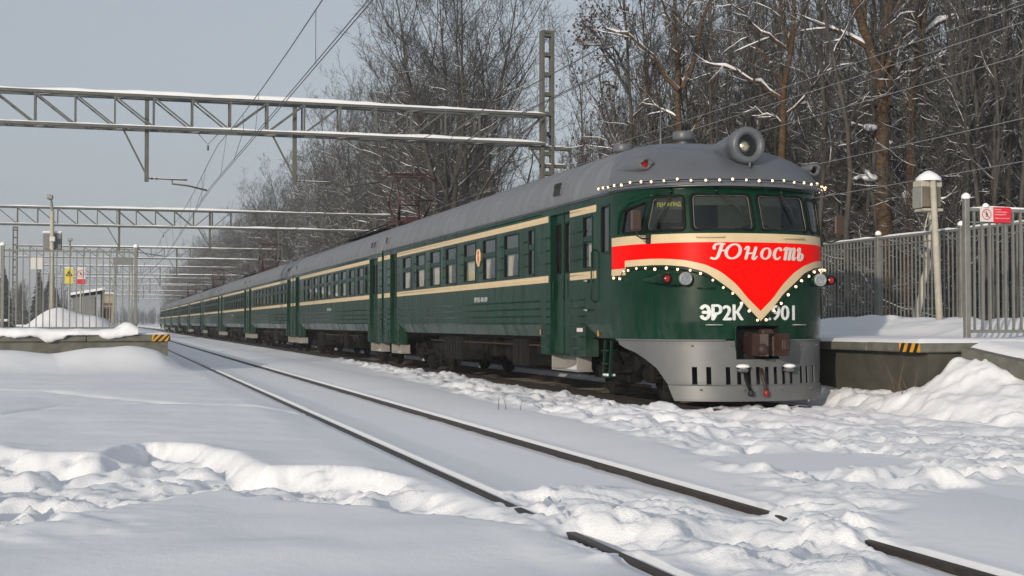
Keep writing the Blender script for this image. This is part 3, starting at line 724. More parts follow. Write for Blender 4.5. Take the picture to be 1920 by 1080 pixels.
def underframe(parent, length, seed, s0=0.5):
    rn = random.Random(seed); mb = MB()
    for sg in (-1, 1): mb.bbox(sg*1.4-0.05, sg*1.4+0.05, s0, length-0.4, 0.98, 1.12, 0.01)
    mb.box(-1.5, 1.5, s0, length-0.3, 1.02, 1.06)
    mb.build('underframe', 'under', parent)
    s = 5.9
    k = 0
    while s < length-6.0:
        w = rn.uniform(0.7, 1.7); kind = k % 4; mb = MB()
        if kind == 0:
            z = 0.80; r = 0.19
            mb.lathe([(0.0, 0), (r*0.7, 0.02), (r, 0.09), (r, w-0.09), (r*0.7, w-0.02), (0, w)], (-1.25, s, z), 'y', 18)
            for q in (0.25, 0.5, 0.75): mb.lathe([(r+0.012, w*q-0.02), (r+0.012, w*q+0.02)], (-1.25, s, z), 'y', 18)
            mb.build('air_tank', 'under', parent)
        elif kind == 1:
            mb.bbox(-1.5, -0.7, s, s+w, 0.42, 0.99, 0.02)
            for q in range(int(w/0.28)): mb.bbox(-1.515, -1.5, s+0.05+q*0.28, s+0.28+q*0.28, 0.47, 0.93, 0.006)
            mb.build('equipment_box', 'under', parent)
        elif kind == 2:
            mb.lathe([(0.0, 0), (0.22, 0), (0.26, 0.05), (0.26, w-0.3), (0.15, w-0.2), (0.15, w), (0, w)], (-1.0, s, 0.68), 'y', 18)
            for q in range(5): mb.lathe([(0.275, 0.1+q*0.12), (0.275, 0.14+q*0.12)], (-1.0, s, 0.68), 'y', 18)
            mb.bbox(-1.3, -0.8, s+0.1, s+w-0.4, 0.85, 1.0, 0.02)
            mb.build('motor_generator', 'under', parent)
        else:
            for q in range(4): mb.tube([(-1.4, s+0.1+q*0.2, 0.98), (-1.45, s+0.1+q*0.2, 0.6+0.1*(q % 2)), (-1.3, s+0.5+q*0.2, 0.45)], 0.022, 6)
            mb.bbox(-1.35, -0.9, s, s+w*0.6, 0.55, 0.95, 0.03)
            mb.build('pipework', 'under', parent)
        s += w+rn.uniform(0.15, 0.5); k += 1
    mb = MB(); mb.tube([(-1.45, 5.6, 0.86), (-1.45, length-5, 0.86)], 0.022, 6); mb.build('pipe', 'rust', parent)

def roof_mesh(length, s_from=0.0):
    bs = np.linspace(0, math.pi, 41); mb = MB()
    S = [s_from, s_from+0.03, s_from+0.10]+list(np.linspace(s_from+0.3, length-0.3, int(length)))+[length-0.10, length-0.03, length]
    P = np.zeros((len(S), len(bs)+2, 3))
    for i, s in enumerate(S):
        sh = 0
        e = min(s-s_from, length-s)
        if e < 0.1 and not (s_from > 1 and s-s_from < 0.15): sh = 0.05*(1-math.sqrt(max(0, 1-(1-e/0.1)**2)))
        for j, b in enumerate(bs):
            k, h = roof_k(b); sg = -1 if b < math.pi/2 else 1
            P[i, j+1] = (sg*(HW+0.02-sh)*k, s, Z_E+(Z_H-sh)*h)
        P[i, 0] = (-(HW+0.02-sh), s, Z_E-0.07); P[i, -1] = (HW+0.02-sh, s, Z_E-0.07)
    mb.grid(P, True, flip=True)
    n = len(bs)+2
    for i in ((0, len(S)-1) if s_from < 1 else (len(S)-1,)):
        mb.add(P[i], [tuple(range(n)) if i == 0 else tuple(range(n-1, -1, -1))])
    return mb
def roof_pt(u, off=0.0):
    """height of the roof above the rail at lateral position u"""
    k = min(1.0, abs(u)/(HW+0.02)); b = math.acos(k**(2.25/2)); return Z_E+Z_H*roof_k(b)[1]+off
def seam_mesh():
    mb = MB(); pts = []
    for b in np.linspace(0.02, math.pi-0.02, 41):
        k, h = roof_k(b); sg = -1 if b < math.pi/2 else 1
        pts.append((sg*(HW+0.022)*k, 0, Z_E+(Z_H+0.002)*h))
    return mb.tube(pts, 0.009, 5)

def side_louver(parent, s, w=0.34, z=3.74, h=0.2):
    u = 1.70
    mb = MB(); P = [(-(u+0.085), 0, z-h/2), (-(u+0.085), w, z-h/2), (-(u+0.045), w, z+h/2), (-(u+0.045), 0, z+h/2)]
    ring = MB(); ring.add(P+[(-(u-0.4), y, zz) for (_, y, zz) in P], [(0, 1, 5, 4), (1, 2, 6, 5), (2, 3, 7, 6), (3, 0, 4, 7)])
    f = ring.build('roof_vent', 'roof_grey', parent, (0, s, 0))
    g = MB(); g.add([(x+0.012, y, zz) for x, y, zz in P], [(0, 1, 2, 3)]); g.build('opening', 'black', f)
    for q in range(3):
        l_ = MB(); zz = z-h/2+h*(q+0.7)/3.4; l_.bar((-(u+0.05), 0, zz), (-(u+0.05), w, zz), 0.012, 0.03); l_.build('slat', 'black', f)

def door_pair(parent, s0, s1, seed=0):
    mid = (s0+s1)/2
    for a, b, w0, w1 in ((s0, mid-0.008, 0.14, 0.42), (mid+0.008, s1, 0.12, 0.40)):
        mb = MB(); u = HW-0.075
        W = b-a; wz0, wz1 = 2.22, 3.12; x0, x1 = a+W*0.28, b-W*0.22
        S = [a, x0, x1, b]; Zs = [0.74, wz0, wz1, 3.30]
        P = np.array([[(-u, s, z) for s in S] for z in Zs]); mb.grid(P, False, skip=lambda i, j: i == 1 and j == 1, flip=True)
        for zz in (1.55, 1.62): mb.bar((-u-0.006, a+0.03, zz), (-u-0.006, b-0.03, zz), 0.016)
        mb.bbox(-u-0.012, -u, a, a+0.035, 0.74, 3.30, 0.004); mb.bbox(-u-0.012, -u, b-0.035, b, 0.74, 3.30, 0.004)
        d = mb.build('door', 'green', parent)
        g = MB(); ring_frame(g, x0-0.02, x1+0.02, wz0-0.02, wz1+0.02, 0.035, u-0.03, u+0.012, rad=0.07); g.build('gasket', 'rubber', d)
        g = MB(); g.add([(-(u-0.02), x0, wz0), (-(u-0.02), x1, wz0), (-(u-0.02), x1, wz1), (-(u-0.02), x0, wz1)], [(0, 3, 2, 1)]); g.build('pane', 'glass', d)
        h = MB(); h.tube([(-u-0.03, b-0.09, 1.75), (-u-0.05, b-0.09, 1.8), (-u-0.05, b-0.09, 2.05), (-u-0.03, b-0.09, 2.1)], 0.01, 6); h.build('handle', 'green_dull', d)
    # step box under the door
    a, b = s0-0.16, s1+0.16
    mb = MB()
    mb.bbox(-1.66, -1.36, a, b, 0.43, 0.46, 0.006)
    mb.bbox(-1.66, -1.38, a, a+0.03, 0.46, 0.70, 0.006); mb.bbox(-1.66, -1.38, b-0.03, b, 0.46, 0.70, 0.006)
    mb.bbox(-1.44, -1.38, a+0.03, b-0.03, 0.46, 0.70, 0.006)
    mb.build('step', 'step_grey', parent)
    P = np.zeros((6, 10, 3))
    for i in range(6):
        for j in range(10):
            t = j/9; q = i/5; P[i, j] = (-1.63+0.18*q, a+0.1+(b-a-0.5)*t, 0.462+0.10*math.sin(math.pi*min(1, t*1.2))*q)
    MB().grid(P).build('step_snow', 'snow', parent)

SILL = (2.22, 3.15); MULL = (2.73, 2.84)
def car_common(root, length, windows, doors, zones, stripes, seed, extra_holes=(), s_from=0.0):
    holes = []
    for s0, s1 in windows: holes.append((s0+0.03, s1-0.03, SILL[0]+0.03, SILL[1]-0.03))
    for s0, s1 in doors: holes.append((s0, s1, 0.735, 3.305))
    holes += list(extra_holes)
    mb = MB(); zones_wall(mb, zones, holes); zones_wall(mb, zones, [], True)
    # end walls and door reveals
    for s in ([length] if s_from > 1 else [0.0, length]):
        mb.add([(-HW, s, 1.05), (HW, s, 1.05), (HW, s, Z_E), (-HW, s, Z_E)], [(0, 1, 2, 3)])
    for s0, s1 in doors:
        for q in (s0, s1): mb.add([(-HW, q, 0.735), (-HW, q, 3.305), (-(HW-0.1), q, 3.305), (-(HW-0.1), q, 0.735)], [(0, 1, 2, 3)])
        mb.add([(-HW, s0, 3.305), (-HW, s1, 3.305), (-(HW-0.1), s1, 3.305), (-(HW-0.1), s0, 3.305)], [(0, 1, 2, 3)])
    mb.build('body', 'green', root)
    it = MB(); it.add([(1.4, 2.6, 1.1), (1.4, length-0.3, 1.1), (1.4, length-0.3, 3.4), (1.4, 2.6, 3.4)], [(0, 1, 2, 3)])
    it.add([(-1.6, 2.6, 1.35), (-1.6, length-0.3, 1.35), (1.4, length-0.3, 1.35), (1.4, 2.6, 1.35)], [(0, 1, 2, 3)])
    it.add([(-1.6, 2.6, 3.35), (-1.6, length-0.3, 3.35), (1.4, length-0.3, 3.35), (1.4, 2.6, 3.35)], [(0, 3, 2, 1)])
    it.build('interior', 'interior', root)
    # seats seen dimly through the panes
    st = MB(); st.bbox(-0.35, 0.35, -0.04, 0.04, 1.36, 2.45, 0.03)
    seat = st.build('seat_back', 'interior_dark', root, (-0.9, 6.2, 0))
    s = 7.86
    while s < length-3.0:
        inst(seat, root, (-0.9, s, 0)); s += 1.66
    roof_mesh(length, s_from).build('roof', 'roof_grey', root)
    sm = None; s = s_from+1.0
    while s < length-0.4:
        if sm is None: sm = seam_mesh().build('roof_seam', 'roof_grey', root, (0, s, 0))
        else: inst(sm, root, (0, s, 0))
        s += 1.05
    for a, b, z0, z1 in stripes:
        mb = MB(); h = z1-z0
        mb.bbox(-(HW+0.010), -(HW-0.01), a, b, z0, z1, 0.004); mb.bar((-(HW+0.010), a+0.004, z0+h*0.62), (-(HW+0.010), b-0.004, z0+h*0.62), 0.016, 0.02, 6)
        mb.build('stripe', 'cream', root)
    for s0, s1, low in zones:
        if low:
            for a, b in [(s0, min(d[0] for d in doors if s0 <= d[0] <= s1)), (max(d[1] for d in doors if s0 <= d[0] <= s1), s1)]:
                if b-a < 0.25: continue
                for z in (0.86, 1.06, 1.28, 1.42, 1.57, 1.71, 2.42, 2.66, 2.9):
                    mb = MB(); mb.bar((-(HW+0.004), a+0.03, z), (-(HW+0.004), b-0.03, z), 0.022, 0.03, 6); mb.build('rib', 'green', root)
            continue
        if s1-s0 < 3: continue
        for z in (1.29, 1.43, 1.57, 1.72):
            mb = MB(); mb.bar((-(HW+0.003), s0+0.05, z), (-(HW+0.003), s1-0.05, z), 0.02, 0.034, 6); mb.build('rib', 'green', root)
        mb = MB(); mb.bar((-(HW+0.005), s0+0.03, 3.37), (-(HW+0.005), s1-0.03, 3.37), 0.02, 0.03, 6); mb.build('rib', 'green', root)
    wins = sorted(windows)
    for (a0, a1), (b0, b1) in zip(wins[:-1], wins[1:]):
        if 0.3 < b0-a1 < 0.9:
            for z in (2.42, 2.66, 2.9):
                mb = MB(); mb.bar((-(HW+0.004), a1+0.06, z), (-(HW+0.004), b0-0.06, z), 0.02, 0.03, 6); mb.build('rib', 'green', root)
    for k, (s0, s1) in enumerate(windows):
        key = (round(s1-s0, 2), (k*7+seed) % 5)
        if key in WPROTO and False: pass
        w = window_proto(s1-s0, SILL[0], SILL[1], MULL, k*7+seed, root); w.location = (0, s0, SILL[0])
    for s0, s1 in doors: door_pair(root, s0, s1)
    underframe(root, length, seed, 1.7 if s_from > 1 else 0.5)

def pantograph(root, s):
    m = MB(); zb = 4.62
    for u in (-0.55, 0.55): m.bar((u, -0.9, zb), (u, 0.9, zb), 0.09)
    for q in (-0.7, 0.7): m.bar((-0.6, q, zb), (0.6, q, zb), 0.08)
    for q in (-0.3, 0.3): m.tube([(-0.6, q, zb+0.12), (0.6, q, zb+0.12)], 0.05, 8)
    m.bbox(-0.25, 0.25, -0.5, 0.5, zb, zb+0.22, 0.03)
    for sg in (-1, 1):
        for u in (-0.42, 0.42): m.tube([(u, sg*0.3, zb+0.12), (u*1.25, sg*0.95, 5.35)], [0.055, 0.035], 8)
        m.tube([(-0.6, sg*0.95, 5.35), (0.6, sg*0.95, 5.35)], 0.028, 6)
        for u in (-0.52, 0.52): m.tube([(u, sg*0.95, 5.35), (u*0.92, sg*0.12, 6.22)], 0.020, 6)
        m.tube([(-0.52, sg*0.95, 5.35), (0.45, sg*0.15, 6.2)], 0.012, 5)
        m.tube([(0.52, sg*0.95, 5.35), (-0.45, sg*0.15, 6.2)], 0.012, 5)
    p = m.build('pantograph', 'panto_red', root, (0, s, 0))
    c = MB()
    for q in (-0.22, 0.22): c.tube([(-0.92, q, 6.12), (-0.78, q, 6.24), (-0.6, q, 6.30), (0.6, q, 6.30), (0.78, q, 6.24), (0.92, q, 6.12)], 0.022, 6)
    for u in (-0.5, 0, 0.5): c.bar((u, -0.22, 6.28), (u, 0.22, 6.28), 0.03)
    c.bar((-0.5, 0, 6.20), (0.5, 0, 6.20), 0.05)
    c.build('collector', 'panto_red', p)
    for u in (-0.55, 0.55):
        for q in (-0.75, 0.75):
            i = MB(); i.lathe([(0.04, 0), (0.07, 0.02), (0.04, 0.04), (0.07, 0.06), (0.04, 0.08), (0.07, 0.10), (0.04, 0.24)], (u, q, roof_pt(u)-0.02), 'z', 10); i.build('insulator', 'insulator', p)
    e = MB()
    for u in (-0.35, 0.3): e.bbox(u-0.2, u+0.2, 1.6, 2.7, 4.36, 4.62, 0.04)
    for q in (1.3, 3.2, 4.4, 5.6): e.lathe([(0.05, 0), (0.08, 0.05), (0.05, 0.1), (0.08, 0.15), (0.05, 0.2), (0.03, 0.28)], (-0.4, q, 4.35), 'z', 8)
    e.tube([(-0.4, 0.6, 4.66), (-0.4, 5.8, 4.64)], 0.02, 6)
    e.build('roof_equipment', 'panto_red', root, (0, s, 0))
    w = MB()
    for u in (-0.95, 0.95):
        for q in np.arange(-3.6, 3.7, 1.2): w.bar((u, q, roof_pt(u)-0.03), (u, q, roof_pt(u)+0.2), 0.03)
        w.bar((u, -3.6, roof_pt(u)+0.2), (u, 3.6, roof_pt(u)+0.2), 0.035)
        w.bbox(u-0.14, u+0.14, -3.6, 3.6, roof_pt(u)+0.06, roof_pt(u)+0.09, 0.005)
    w.build('roof_walkway', 'under', root, (0, s+2.6, 0))

def gangway(root, s):
    m = MB()
    for k in range(5): m.box(-0.62, 0.62, s+0.01+k*0.06, s+0.045+k*0.06, 1.3, 3.3)
    m.box(-0.57, 0.57, s, s+0.3, 1.35, 3.25)
    m.bbox(-0.16, 0.16, s-0.2, s+0.5, 0.85, 1.05, 0.03)
    m.build('gangway', 'rubber', root)

# ---------------------------------------------------------------- head car: rounded cab
Y0 = 18.62; CAB_B, CAB_N = 1.85, 2.25
PROF = [(0.0, -0.02, 1.70), (0.12, -0.02, 1.70), (0.36, -0.02, 1.70), (1.02, 0.03, 1.70), (1.05, 0.03, 1.72), (1.3, 0.0, 1.74), (2.2, 0.0, 1.74), (2.66, 0.03, 1.74), (3.30, 0.24, 1.74), (3.42, 0.27, 1.74), (3.50, 0.12, 1.76), (3.6, 0.10, 1.76)]
PZ = [p[0] for p in PROF]
def cabP(al, z, off=0.0):
    sb = np.interp(z, PZ, [p[1] for p in PROF]); a = np.interp(z, PZ, [p[2] for p in PROF]); e = 2/CAB_N
    sn, cs = np.sin(al), np.cos(al)
    return np.stack([(a+off)*np.sign(sn)*np.abs(sn)**e, CAB_B-(CAB_B-sb+off)*np.abs(cs)**e, z+0*al], -1)
def al_of(u, z=2.0):
    a = np.interp(z, PZ, [p[2] for p in PROF]); return math.copysign(math.asin(min(1, abs(u)/a)**(CAB_N/2)), u)
def cab_uz(u, z, off=0.0): return cabP(np.array(al_of(u, z)), np.array(float(z)), off)
HEAD = empty('train_car', (TRN, Y0, 0), 'green train cab car with a red V band and round headlight on its grey nose', 'train car', 'cars of the green train')
HL = 20.85
hw = [(5.985, 6.385), (7.02, 8.08), (8.69, 9.73), (10.33, 11.37), (12.05, 13.11), (13.70, 14.76), (15.37, 16.40), (17.04, 18.09)]
hd = [(3.93, 5.03), (18.93, 19.86)]
small = (2.74, 3.24); cabw = (1.93, 2.35)
car_common(HEAD, HL, hw, hd, [(1.85, 3.1, False), (3.1, 5.6, True), (5.6, 18.6, False), (18.6, HL, True)],
           [(5.14, 18.88, 3.19, 3.31), (5.14, 18.88, 2.06, 2.19), (2.57, 3.90, 3.19, 3.31), (2.57, 3.90, 2.06, 2.19), (19.92, 20.75, 3.19, 3.31), (19.92, 20.75, 2.06, 2.19)],
           3, [(small[0]+.03, small[1]-.03, 2.25, 3.14), (cabw[0]+.03, cabw[1]-.03, 2.48, 3.25)], s_from=1.85)
w = window_proto(small[1]-small[0], 2.22, 3.17, (2.70, 2.80), 2, HEAD); w.location = (0, small[0], 2.22)
w = window_proto(cabw[1]-cabw[0], 2.44, 3.28, None, 2, HEAD); w.location = (0, cabw[0], 2.44)

# openings in the cab front, as outlines in (u, z)
def rrect(pts, r=0.07, n=4):
    """rounded outline of a quadrilateral given counter-clockwise"""
    out = []; k = len(pts)
    for i in range(k):
        p0 = np.array(pts[i-1]); p = np.array(pts[i]); p1 = np.array(pts[(i+1) % k])
        a = p+(p0-p)/np.linalg.norm(p0-p)*r; b = p+(p1-p)/np.linalg.norm(p1-p)*r
        for q in range(n+1):
            t = q/n; out.append(tuple((1-t)**2*a+2*t*(1-t)*p+t*t*b))
    return out
FW_WIN = [[(-1.0, 2.745), (-0.06, 2.745), (-0.06, 3.31), (-0.965, 3.31)], [(0.06, 2.745), (1.0, 2.745), (0.965, 3.31), (0.06, 3.31)],
          [(-1.53, 2.745), (-1.09, 2.745), (-1.06, 3.29), (-1.43, 3.29)], [(1.09, 2.745), (1.53, 2.745), (1.43, 3.29), (1.06, 3.29)]]
FQ = [[(-1.715, 2.74), (-1.585, 2.74), (-1.50, 3.22), (-1.69, 3.12)], [(1.585, 2.74), (1.715, 2.74), (1.69, 3.12), (1.50, 3.22)]]
WOUT = [rrect(q, 0.07) for q in FW_WIN]+[rrect(q, 0.04) for q in FQ]
HOLE = (-0.40, 0.34, 0.74, 1.27)
def inside(u, z, poly): return bool(poly_sd(np.array([u]), np.array([z]), poly)[0] < 0)
als = sorted(set(np.round(np.linspace(-math.pi/2, math.pi/2, 181), 5).tolist()+[al_of(HOLE[0]), al_of(HOLE[1])]))
zs = sorted(set([1.05, 1.27, 1.3, 2.2, 2.4, 2.66, 3.42, 3.50]+np.round(np.linspace(1.1, 2.66, 14), 3).tolist()+np.round(np.linspace(2.7, 3.40, 36), 3).tolist()))
P = np.array([cabP(np.array(als), np.full(len(als), z)) for z in zs])
def fskip(i, j):
    p = (P[i, j]+P[i+1, j+1]+P[i, j+1]+P[i+1, j])/4
    if HOLE[0] < p[0] < HOLE[1] and p[2] < HOLE[3]: return True
    if 2.7 < p[2] < 3.4:
        return any(inside(p[0], p[2], o) for o in WOUT)
    return False
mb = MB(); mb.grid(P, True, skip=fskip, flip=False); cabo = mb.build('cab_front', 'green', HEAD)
# windscreens with rubber seals
def surf_grid(quad, n, m, off):
    (a, b, c, d) = [np.array(q) for q in quad]; G = np.zeros((n, m, 3))
    for i in range(n):
        for j in range(m):
            s_, t_ = j/(m-1), i/(n-1); p = (a*(1-s_)+b*s_)*(1-t_)+(d*(1-s_)+c*s_)*t_; G[i, j] = cab_uz(p[0], p[1], off)
    return G
for k, o in enumerate(WOUT):
    quad = (FW_WIN+FQ)[k]
    pts = [cab_uz(u, z, 0.004) for u, z in o]; pts.append(pts[0]); pts.append(pts[1])
    ws = MB().tube(pts, 0.024 if k < 4 else 0.02, 8, False).build('windscreen', 'rubber', HEAD)
    inner = np.array(quad); c_ = inner.mean(0); q2 = [tuple(c_+(p-c_)*1.0) for p in inner]
    MB().grid(surf_grid(q2, 8, 14, -0.012), True).build('pane', 'cab_glass' if k < 4 else 'blackgloss', ws)
    if k < 4:
        pts = [cab_uz(*(c_+(np.array(p)-c_)*0.93), 0.002) for p in o]; pts.append(pts[0])
        MB().tube(pts, 0.005, 6, False).build('trim', 'steel', ws)
# black surround sweeping round the corner windows
for sg in (-1, 1):
    o = [(sg*1.728, 2.74), (sg*1.726, 2.92), (sg*1.715, 3.10), (sg*1.66, 3.24), (sg*1.50, 3.31), (sg*1.36, 3.33)]
    pts = [cab_uz(u, z, 0.01) for u, z in o]; MB().tube(pts, [0.012, 0.03, 0.045, 0.045, 0.03, 0.01], 8).build('window_hood', 'green', HEAD)
# cab interior
it = MB()
it.add([(-1.6, 2.3, 1.3), (1.6, 2.3, 1.3), (1.6, 2.3, 3.45), (-1.6, 2.3, 3.45)], [(0, 1, 2, 3)])
it.add([(-1.6, 0.9, 3.44), (1.6, 0.9, 3.44), (1.6, 2.3, 3.44), (-1.6, 2.3, 3.44)], [(0, 1, 2, 3)])
ci = it.build('cab_interior', 'cab_wall', HEAD)
MB().bbox(-1.0, 1.0, 0.75, 1.2, 2.2, 2.62, 0.05).build('desk', 'interior_dark', ci)
MB().bbox(-0.3, 0.35, 2.2, 2.29, 1.4, 3.35, 0.02).build('cab_door', 'interior_dark', ci)
for u in (-0.8, 0.75): MB().bbox(u-0.25, u+0.25, 1.5, 1.7, 2.1, 2.95, 0.06).build('driver_seat', 'interior_dark', ci)
for a, b in ((-0.95, -0.1), (0.1, 0.95)):
    MB().grid(np.array([[cab_uz(u, z, -0.06) for u in np.linspace(a, b, 8)] for z in (3.14, 3.27)])).build('sun_shade', 'interior_dark', ci)
# destination display behind the corner window
MB().grid(np.array([[cab_uz(u, z, -0.09) for u in np.linspace(-1.46, -1.06, 8)] for z in (3.08, 3.24)])).build('display', 'black', HEAD)
tv, tf = fit_text('ЛЕНИНГРАД', -1.425, -1.125, 3.12, 3.20)
MB().add([cab_uz(u, z, -0.080) for u, z in tv], tf).build('display_text', 'led', HEAD)

# red band with cream borders
lc = [(-1.74, 2.175, 2.07), (-1.6951, 2.175, 2.07), (-1.695, 2.30, 2.20), (-1.50, 2.31, 2.21), (-1.326, 2.302, 2.205), (-1.1, 2.275, 2.175), (-0.847, 2.205, 2.09), (-0.63, 2.095, 1.93), (-0.40, 1.905, 1.755), (-0.22, 1.69, 1.55), (0.0, 1.485, 1.335)]
lc = [(u, a, b) for u, a, b in lc if u != -0.1]
ku = np.array([c[0] for c in lc]); kr = np.array([c[1] for c in lc]); kc = np.array([c[2] for c in lc])
def smooth_i(u, k):
    # gently smoothed linear interpolation
    return sum(np.interp(-np.abs(u)+d, ku, k) for d in (-0.05, -0.025, 0, 0.025, 0.05))/5 if 0.08 < abs(u) < 1.6 else np.interp(-abs(u), ku, k)
bu = []
for t in np.linspace(-1.555, 1.555, 241):
    a_ = 1.74*math.copysign(abs(math.sin(t))**(2/CAB_N), t); bu.append(a_)
bu = sorted(set(bu+[0.0, -1.6952, -1.6949, 1.6949, 1.6952]))
def band(name, m, z_lo, z_hi, off, nz=7, us=bu):
    G = np.array([[cab_uz(u, z_lo(u)+(z_hi(u)-z_lo(u))*i/(nz-1), off) for u in us] for i in range(nz)])
    mb = MB(); mb.grid(G, True)
    for i in (0, nz-1):       # rim that gives the sheet its thickness
        E = np.array([[cab_uz(u, (z_lo if i == 0 else z_hi)(u), off-0.025) for u in us], G[i]]); mb.grid(E, False, flip=i != 0)
    return mb.build(name, m, HEAD)
def zr(u): return float(smooth_i(u, kr))
def zc(u): return float(smooth_i(u, kc))
ZT, ZC = 2.55, 2.69
band('red_band', 'red', zr, lambda u: ZT, 0.012, 12)
band('cream_border', 'cream', lambda u: ZT, lambda u: ZC, 0.016, 3)
band('cream_border', 'cream', zc, zr, 0.020, 4)
for a, b in ((-0.95, -0.55), (0.42, 0.85)):     # grab rails on the cream border
    pts = [cab_uz(a, 2.63, 0.01), cab_uz(a+0.02, 2.63, 0.05), cab_uz((a+b)/2, 2.63, 0.05), cab_uz(b-0.02, 2.63, 0.05), cab_uz(b, 2.63, 0.01)]
    MB().tube(pts, 0.012, 6).build('grab_rail', 'cream', HEAD)

# the word on the band: drawn with broad-pen strokes
def zp(x, y): X_, Y_ = 1300+x/8, 430+y/8; return (-0.762+(X_-1333)*(1.573/170), 2.532-(Y_-456)*0.00813)
def stroke(mb, pts, ws, n=30):
    P = np.array([p for p in pts], float); k = len(P); t = np.linspace(0, k-1, n)
    def cr(A):
        out = []
        for q in t:
            i = min(int(q), k-2); f = q-i
            a, b, c, d = A[max(i-1, 0)], A[i], A[i+1], A[min(i+2, k-1)]
            out.append(0.5*((2*b)+(-a+c)*f+(2*a-5*b+4*c-d)*f*f+(-a+3*b-3*c+d)*f**3))
        return np.array(out)
    C_ = cr(P); W = np.interp(t, np.linspace(0, k-1, len(ws)), ws)
    d = np.gradient(C_, axis=0); d /= np.linalg.norm(d, axis=1)[:, None]+1e-9; nn = np.stack([-d[:, 1], d[:, 0]], 1)
    C_[0] -= d[0]*W[0]*0.3; C_[-1] += d[-1]*W[-1]*0.3
    W[0] *= 0.6; W[-1] *= 0.6
    L, Rr = C_+nn*W[:, None]/2, C_-nn*W[:, None]/2
    G = []
    for i in range(n): G.append([cab_uz(*zp(*L[i]), 0.014), cab_uz(*zp(*L[i]), 0.034), cab_uz(*zp(*Rr[i]), 0.034), cab_uz(*zp(*Rr[i]), 0.014)])
    G = np.array(G); mb.grid(G, False, close=True); mb.add(G[0], [(0, 1, 2, 3)]); mb.add(G[-1], [(3, 2, 1, 0)])
def ell(cx, cy, rx, ry, sl, t0=0, t1=360, n=13):
    return [(cx+rx*math.cos(R(a))-sl*ry*math.sin(R(a)), cy+ry*math.sin(R(a))) for a in np.linspace(t0, t1, n)]
GL = [
    [([(415, 218), (400, 250), (372, 340), (340, 425), (300, 445), (265, 430)], [30, 44, 44, 38, 30, 34]), ([(440, 222), (380, 214), (330, 226), (305, 258), (308, 290)], [26, 30, 32, 30, 44]), ([(372, 322), (440, 318)], [22, 22]), (ell(548, 332, 92, 108, 0.22), [44, 26, 44, 26, 44])],
    [([(705, 300), (730, 268), (755, 272), (738, 350), (712, 446)], [20, 26, 38, 38, 40]), ([(742, 365), (835, 352)], [22, 22]), ([(862, 268), (838, 350), (814, 430), (835, 446), (872, 405)], [40, 38, 38, 28, 18])],
    [(ell(1005, 360, 62, 82, 0.2), [40, 22, 40, 22, 40])],
    [([(1238, 305), (1230, 275), (1195, 274), (1152, 310), (1132, 380), (1148, 436), (1185, 440), (1222, 408)], [40, 26, 24, 36, 40, 32, 24, 16])],
    [([(1290, 305), (1318, 270), (1338, 278), (1318, 360), (1300, 446)], [18, 26, 36, 36, 38]), ([(1325, 340), (1358, 284), (1392, 272), (1398, 300), (1384, 370), (1366, 446)], [16, 22, 30, 36, 36, 38]), ([(1392, 340), (1425, 284), (1458, 272), (1464, 300), (1450, 370), (1434, 430), (1452, 446), (1482, 410)], [16, 22, 30, 36, 36, 34, 26, 16])],
    [([(1524, 308), (1548, 272), (1566, 276), (1552, 350), (1534, 425), (1556, 450), (1590, 436), (1614, 392), (1602, 354), (1560, 362), (1545, 385)], [18, 26, 36, 36, 36, 30, 30, 36, 28, 20, 16])]]
for g in GL:
    mb = MB()
    for pts, ws in g: stroke(mb, pts, ws)
    mb.build('letter', 'letter', HEAD)
def front_text(s, u0, u1, z0, z1, bold):
    tv, tf = fit_text(s, u0, u1, z0, z1, bold)
    mb = MB()
    for q, (dx, dz) in enumerate(((0, 0), (0.012, 0), (-0.012, 0), (0, 0.006), (0, -0.006))): mb.add([cab_uz(u+dx, z+dz, 0.014+0.0008*q) for u, z in tv], tf)
    mb.build('painted_number', 'white_text', HEAD)
front_text('ЭР2К', -0.915, -0.29, 1.35, 1.585, 0.0)
front_text('.901', 0.13, 0.62, 1.35, 1.575, 0.0)
for u in (-0.72, 0.72): MB().tube([cab_uz(u-0.12, 1.275, 0.0), cab_uz(u-0.11, 1.275, 0.05), cab_uz(u+0.11, 1.275, 0.05), cab_uz(u+0.12, 1.275, 0.0)], 0.012, 6).build('grab_rail', 'galv', HEAD)
MB().tube([cab_uz(-0.95, 1.84, 0.0), cab_uz(-0.93, 1.84, 0.05), cab_uz(-0.72, 1.84, 0.05), cab_uz(-0.70, 1.84, 0.0)], 0.012, 6).build('grab_rail', 'green_dull', HEAD)

# roof dome
bs = np.linspace(0, math.pi/2, 22); at_ = np.linspace(-math.pi/2, math.pi/2, 61)
G = np.zeros((len(bs)+1, len(at_), 3))
for i in range(len(bs)+1):
    b = bs[max(i-1, 0)]; k, h = roof_k(b); sc = CAB_B+1.35*math.sin(b)**2
    for j, a in enumerate(at_):
        e = 2/CAB_N; z = Z_E-0.07 if i == 0 else Z_E+Z_H*h
        G[i, j] = ((HW+0.02)*k*math.copysign(abs(math.sin(a))**e, a), sc-(sc-0.10)*(max(0.0, 1-(0 if i == 0 else h))**0.55)*abs(math.cos(a))**e, z)
def dome_z(u, s):
    d = (G[1:, :, 0]-u)**2+(G[1:, :, 1]-s)**2; return float(G[1:, :, 2].ravel()[np.argmin(d)])
mb = MB(); mb.grid(G, True)
# sides between the end of the dome and the straight roof
S_ = np.zeros((len(bs), 2, 3))
for sg in (-1, 1):
    for i, b in enumerate(bs):
        k, h = roof_k(b); sc = CAB_B+1.35*math.sin(b)**2
        S_[i, 0] = (sg*(HW+0.02)*k, CAB_B+0.0, Z_E+Z_H*h); S_[i, 1] = (sg*(HW+0.02)*k, sc, Z_E+Z_H*h)
dome = mb.build('roof_dome', 'head_grey', HEAD)
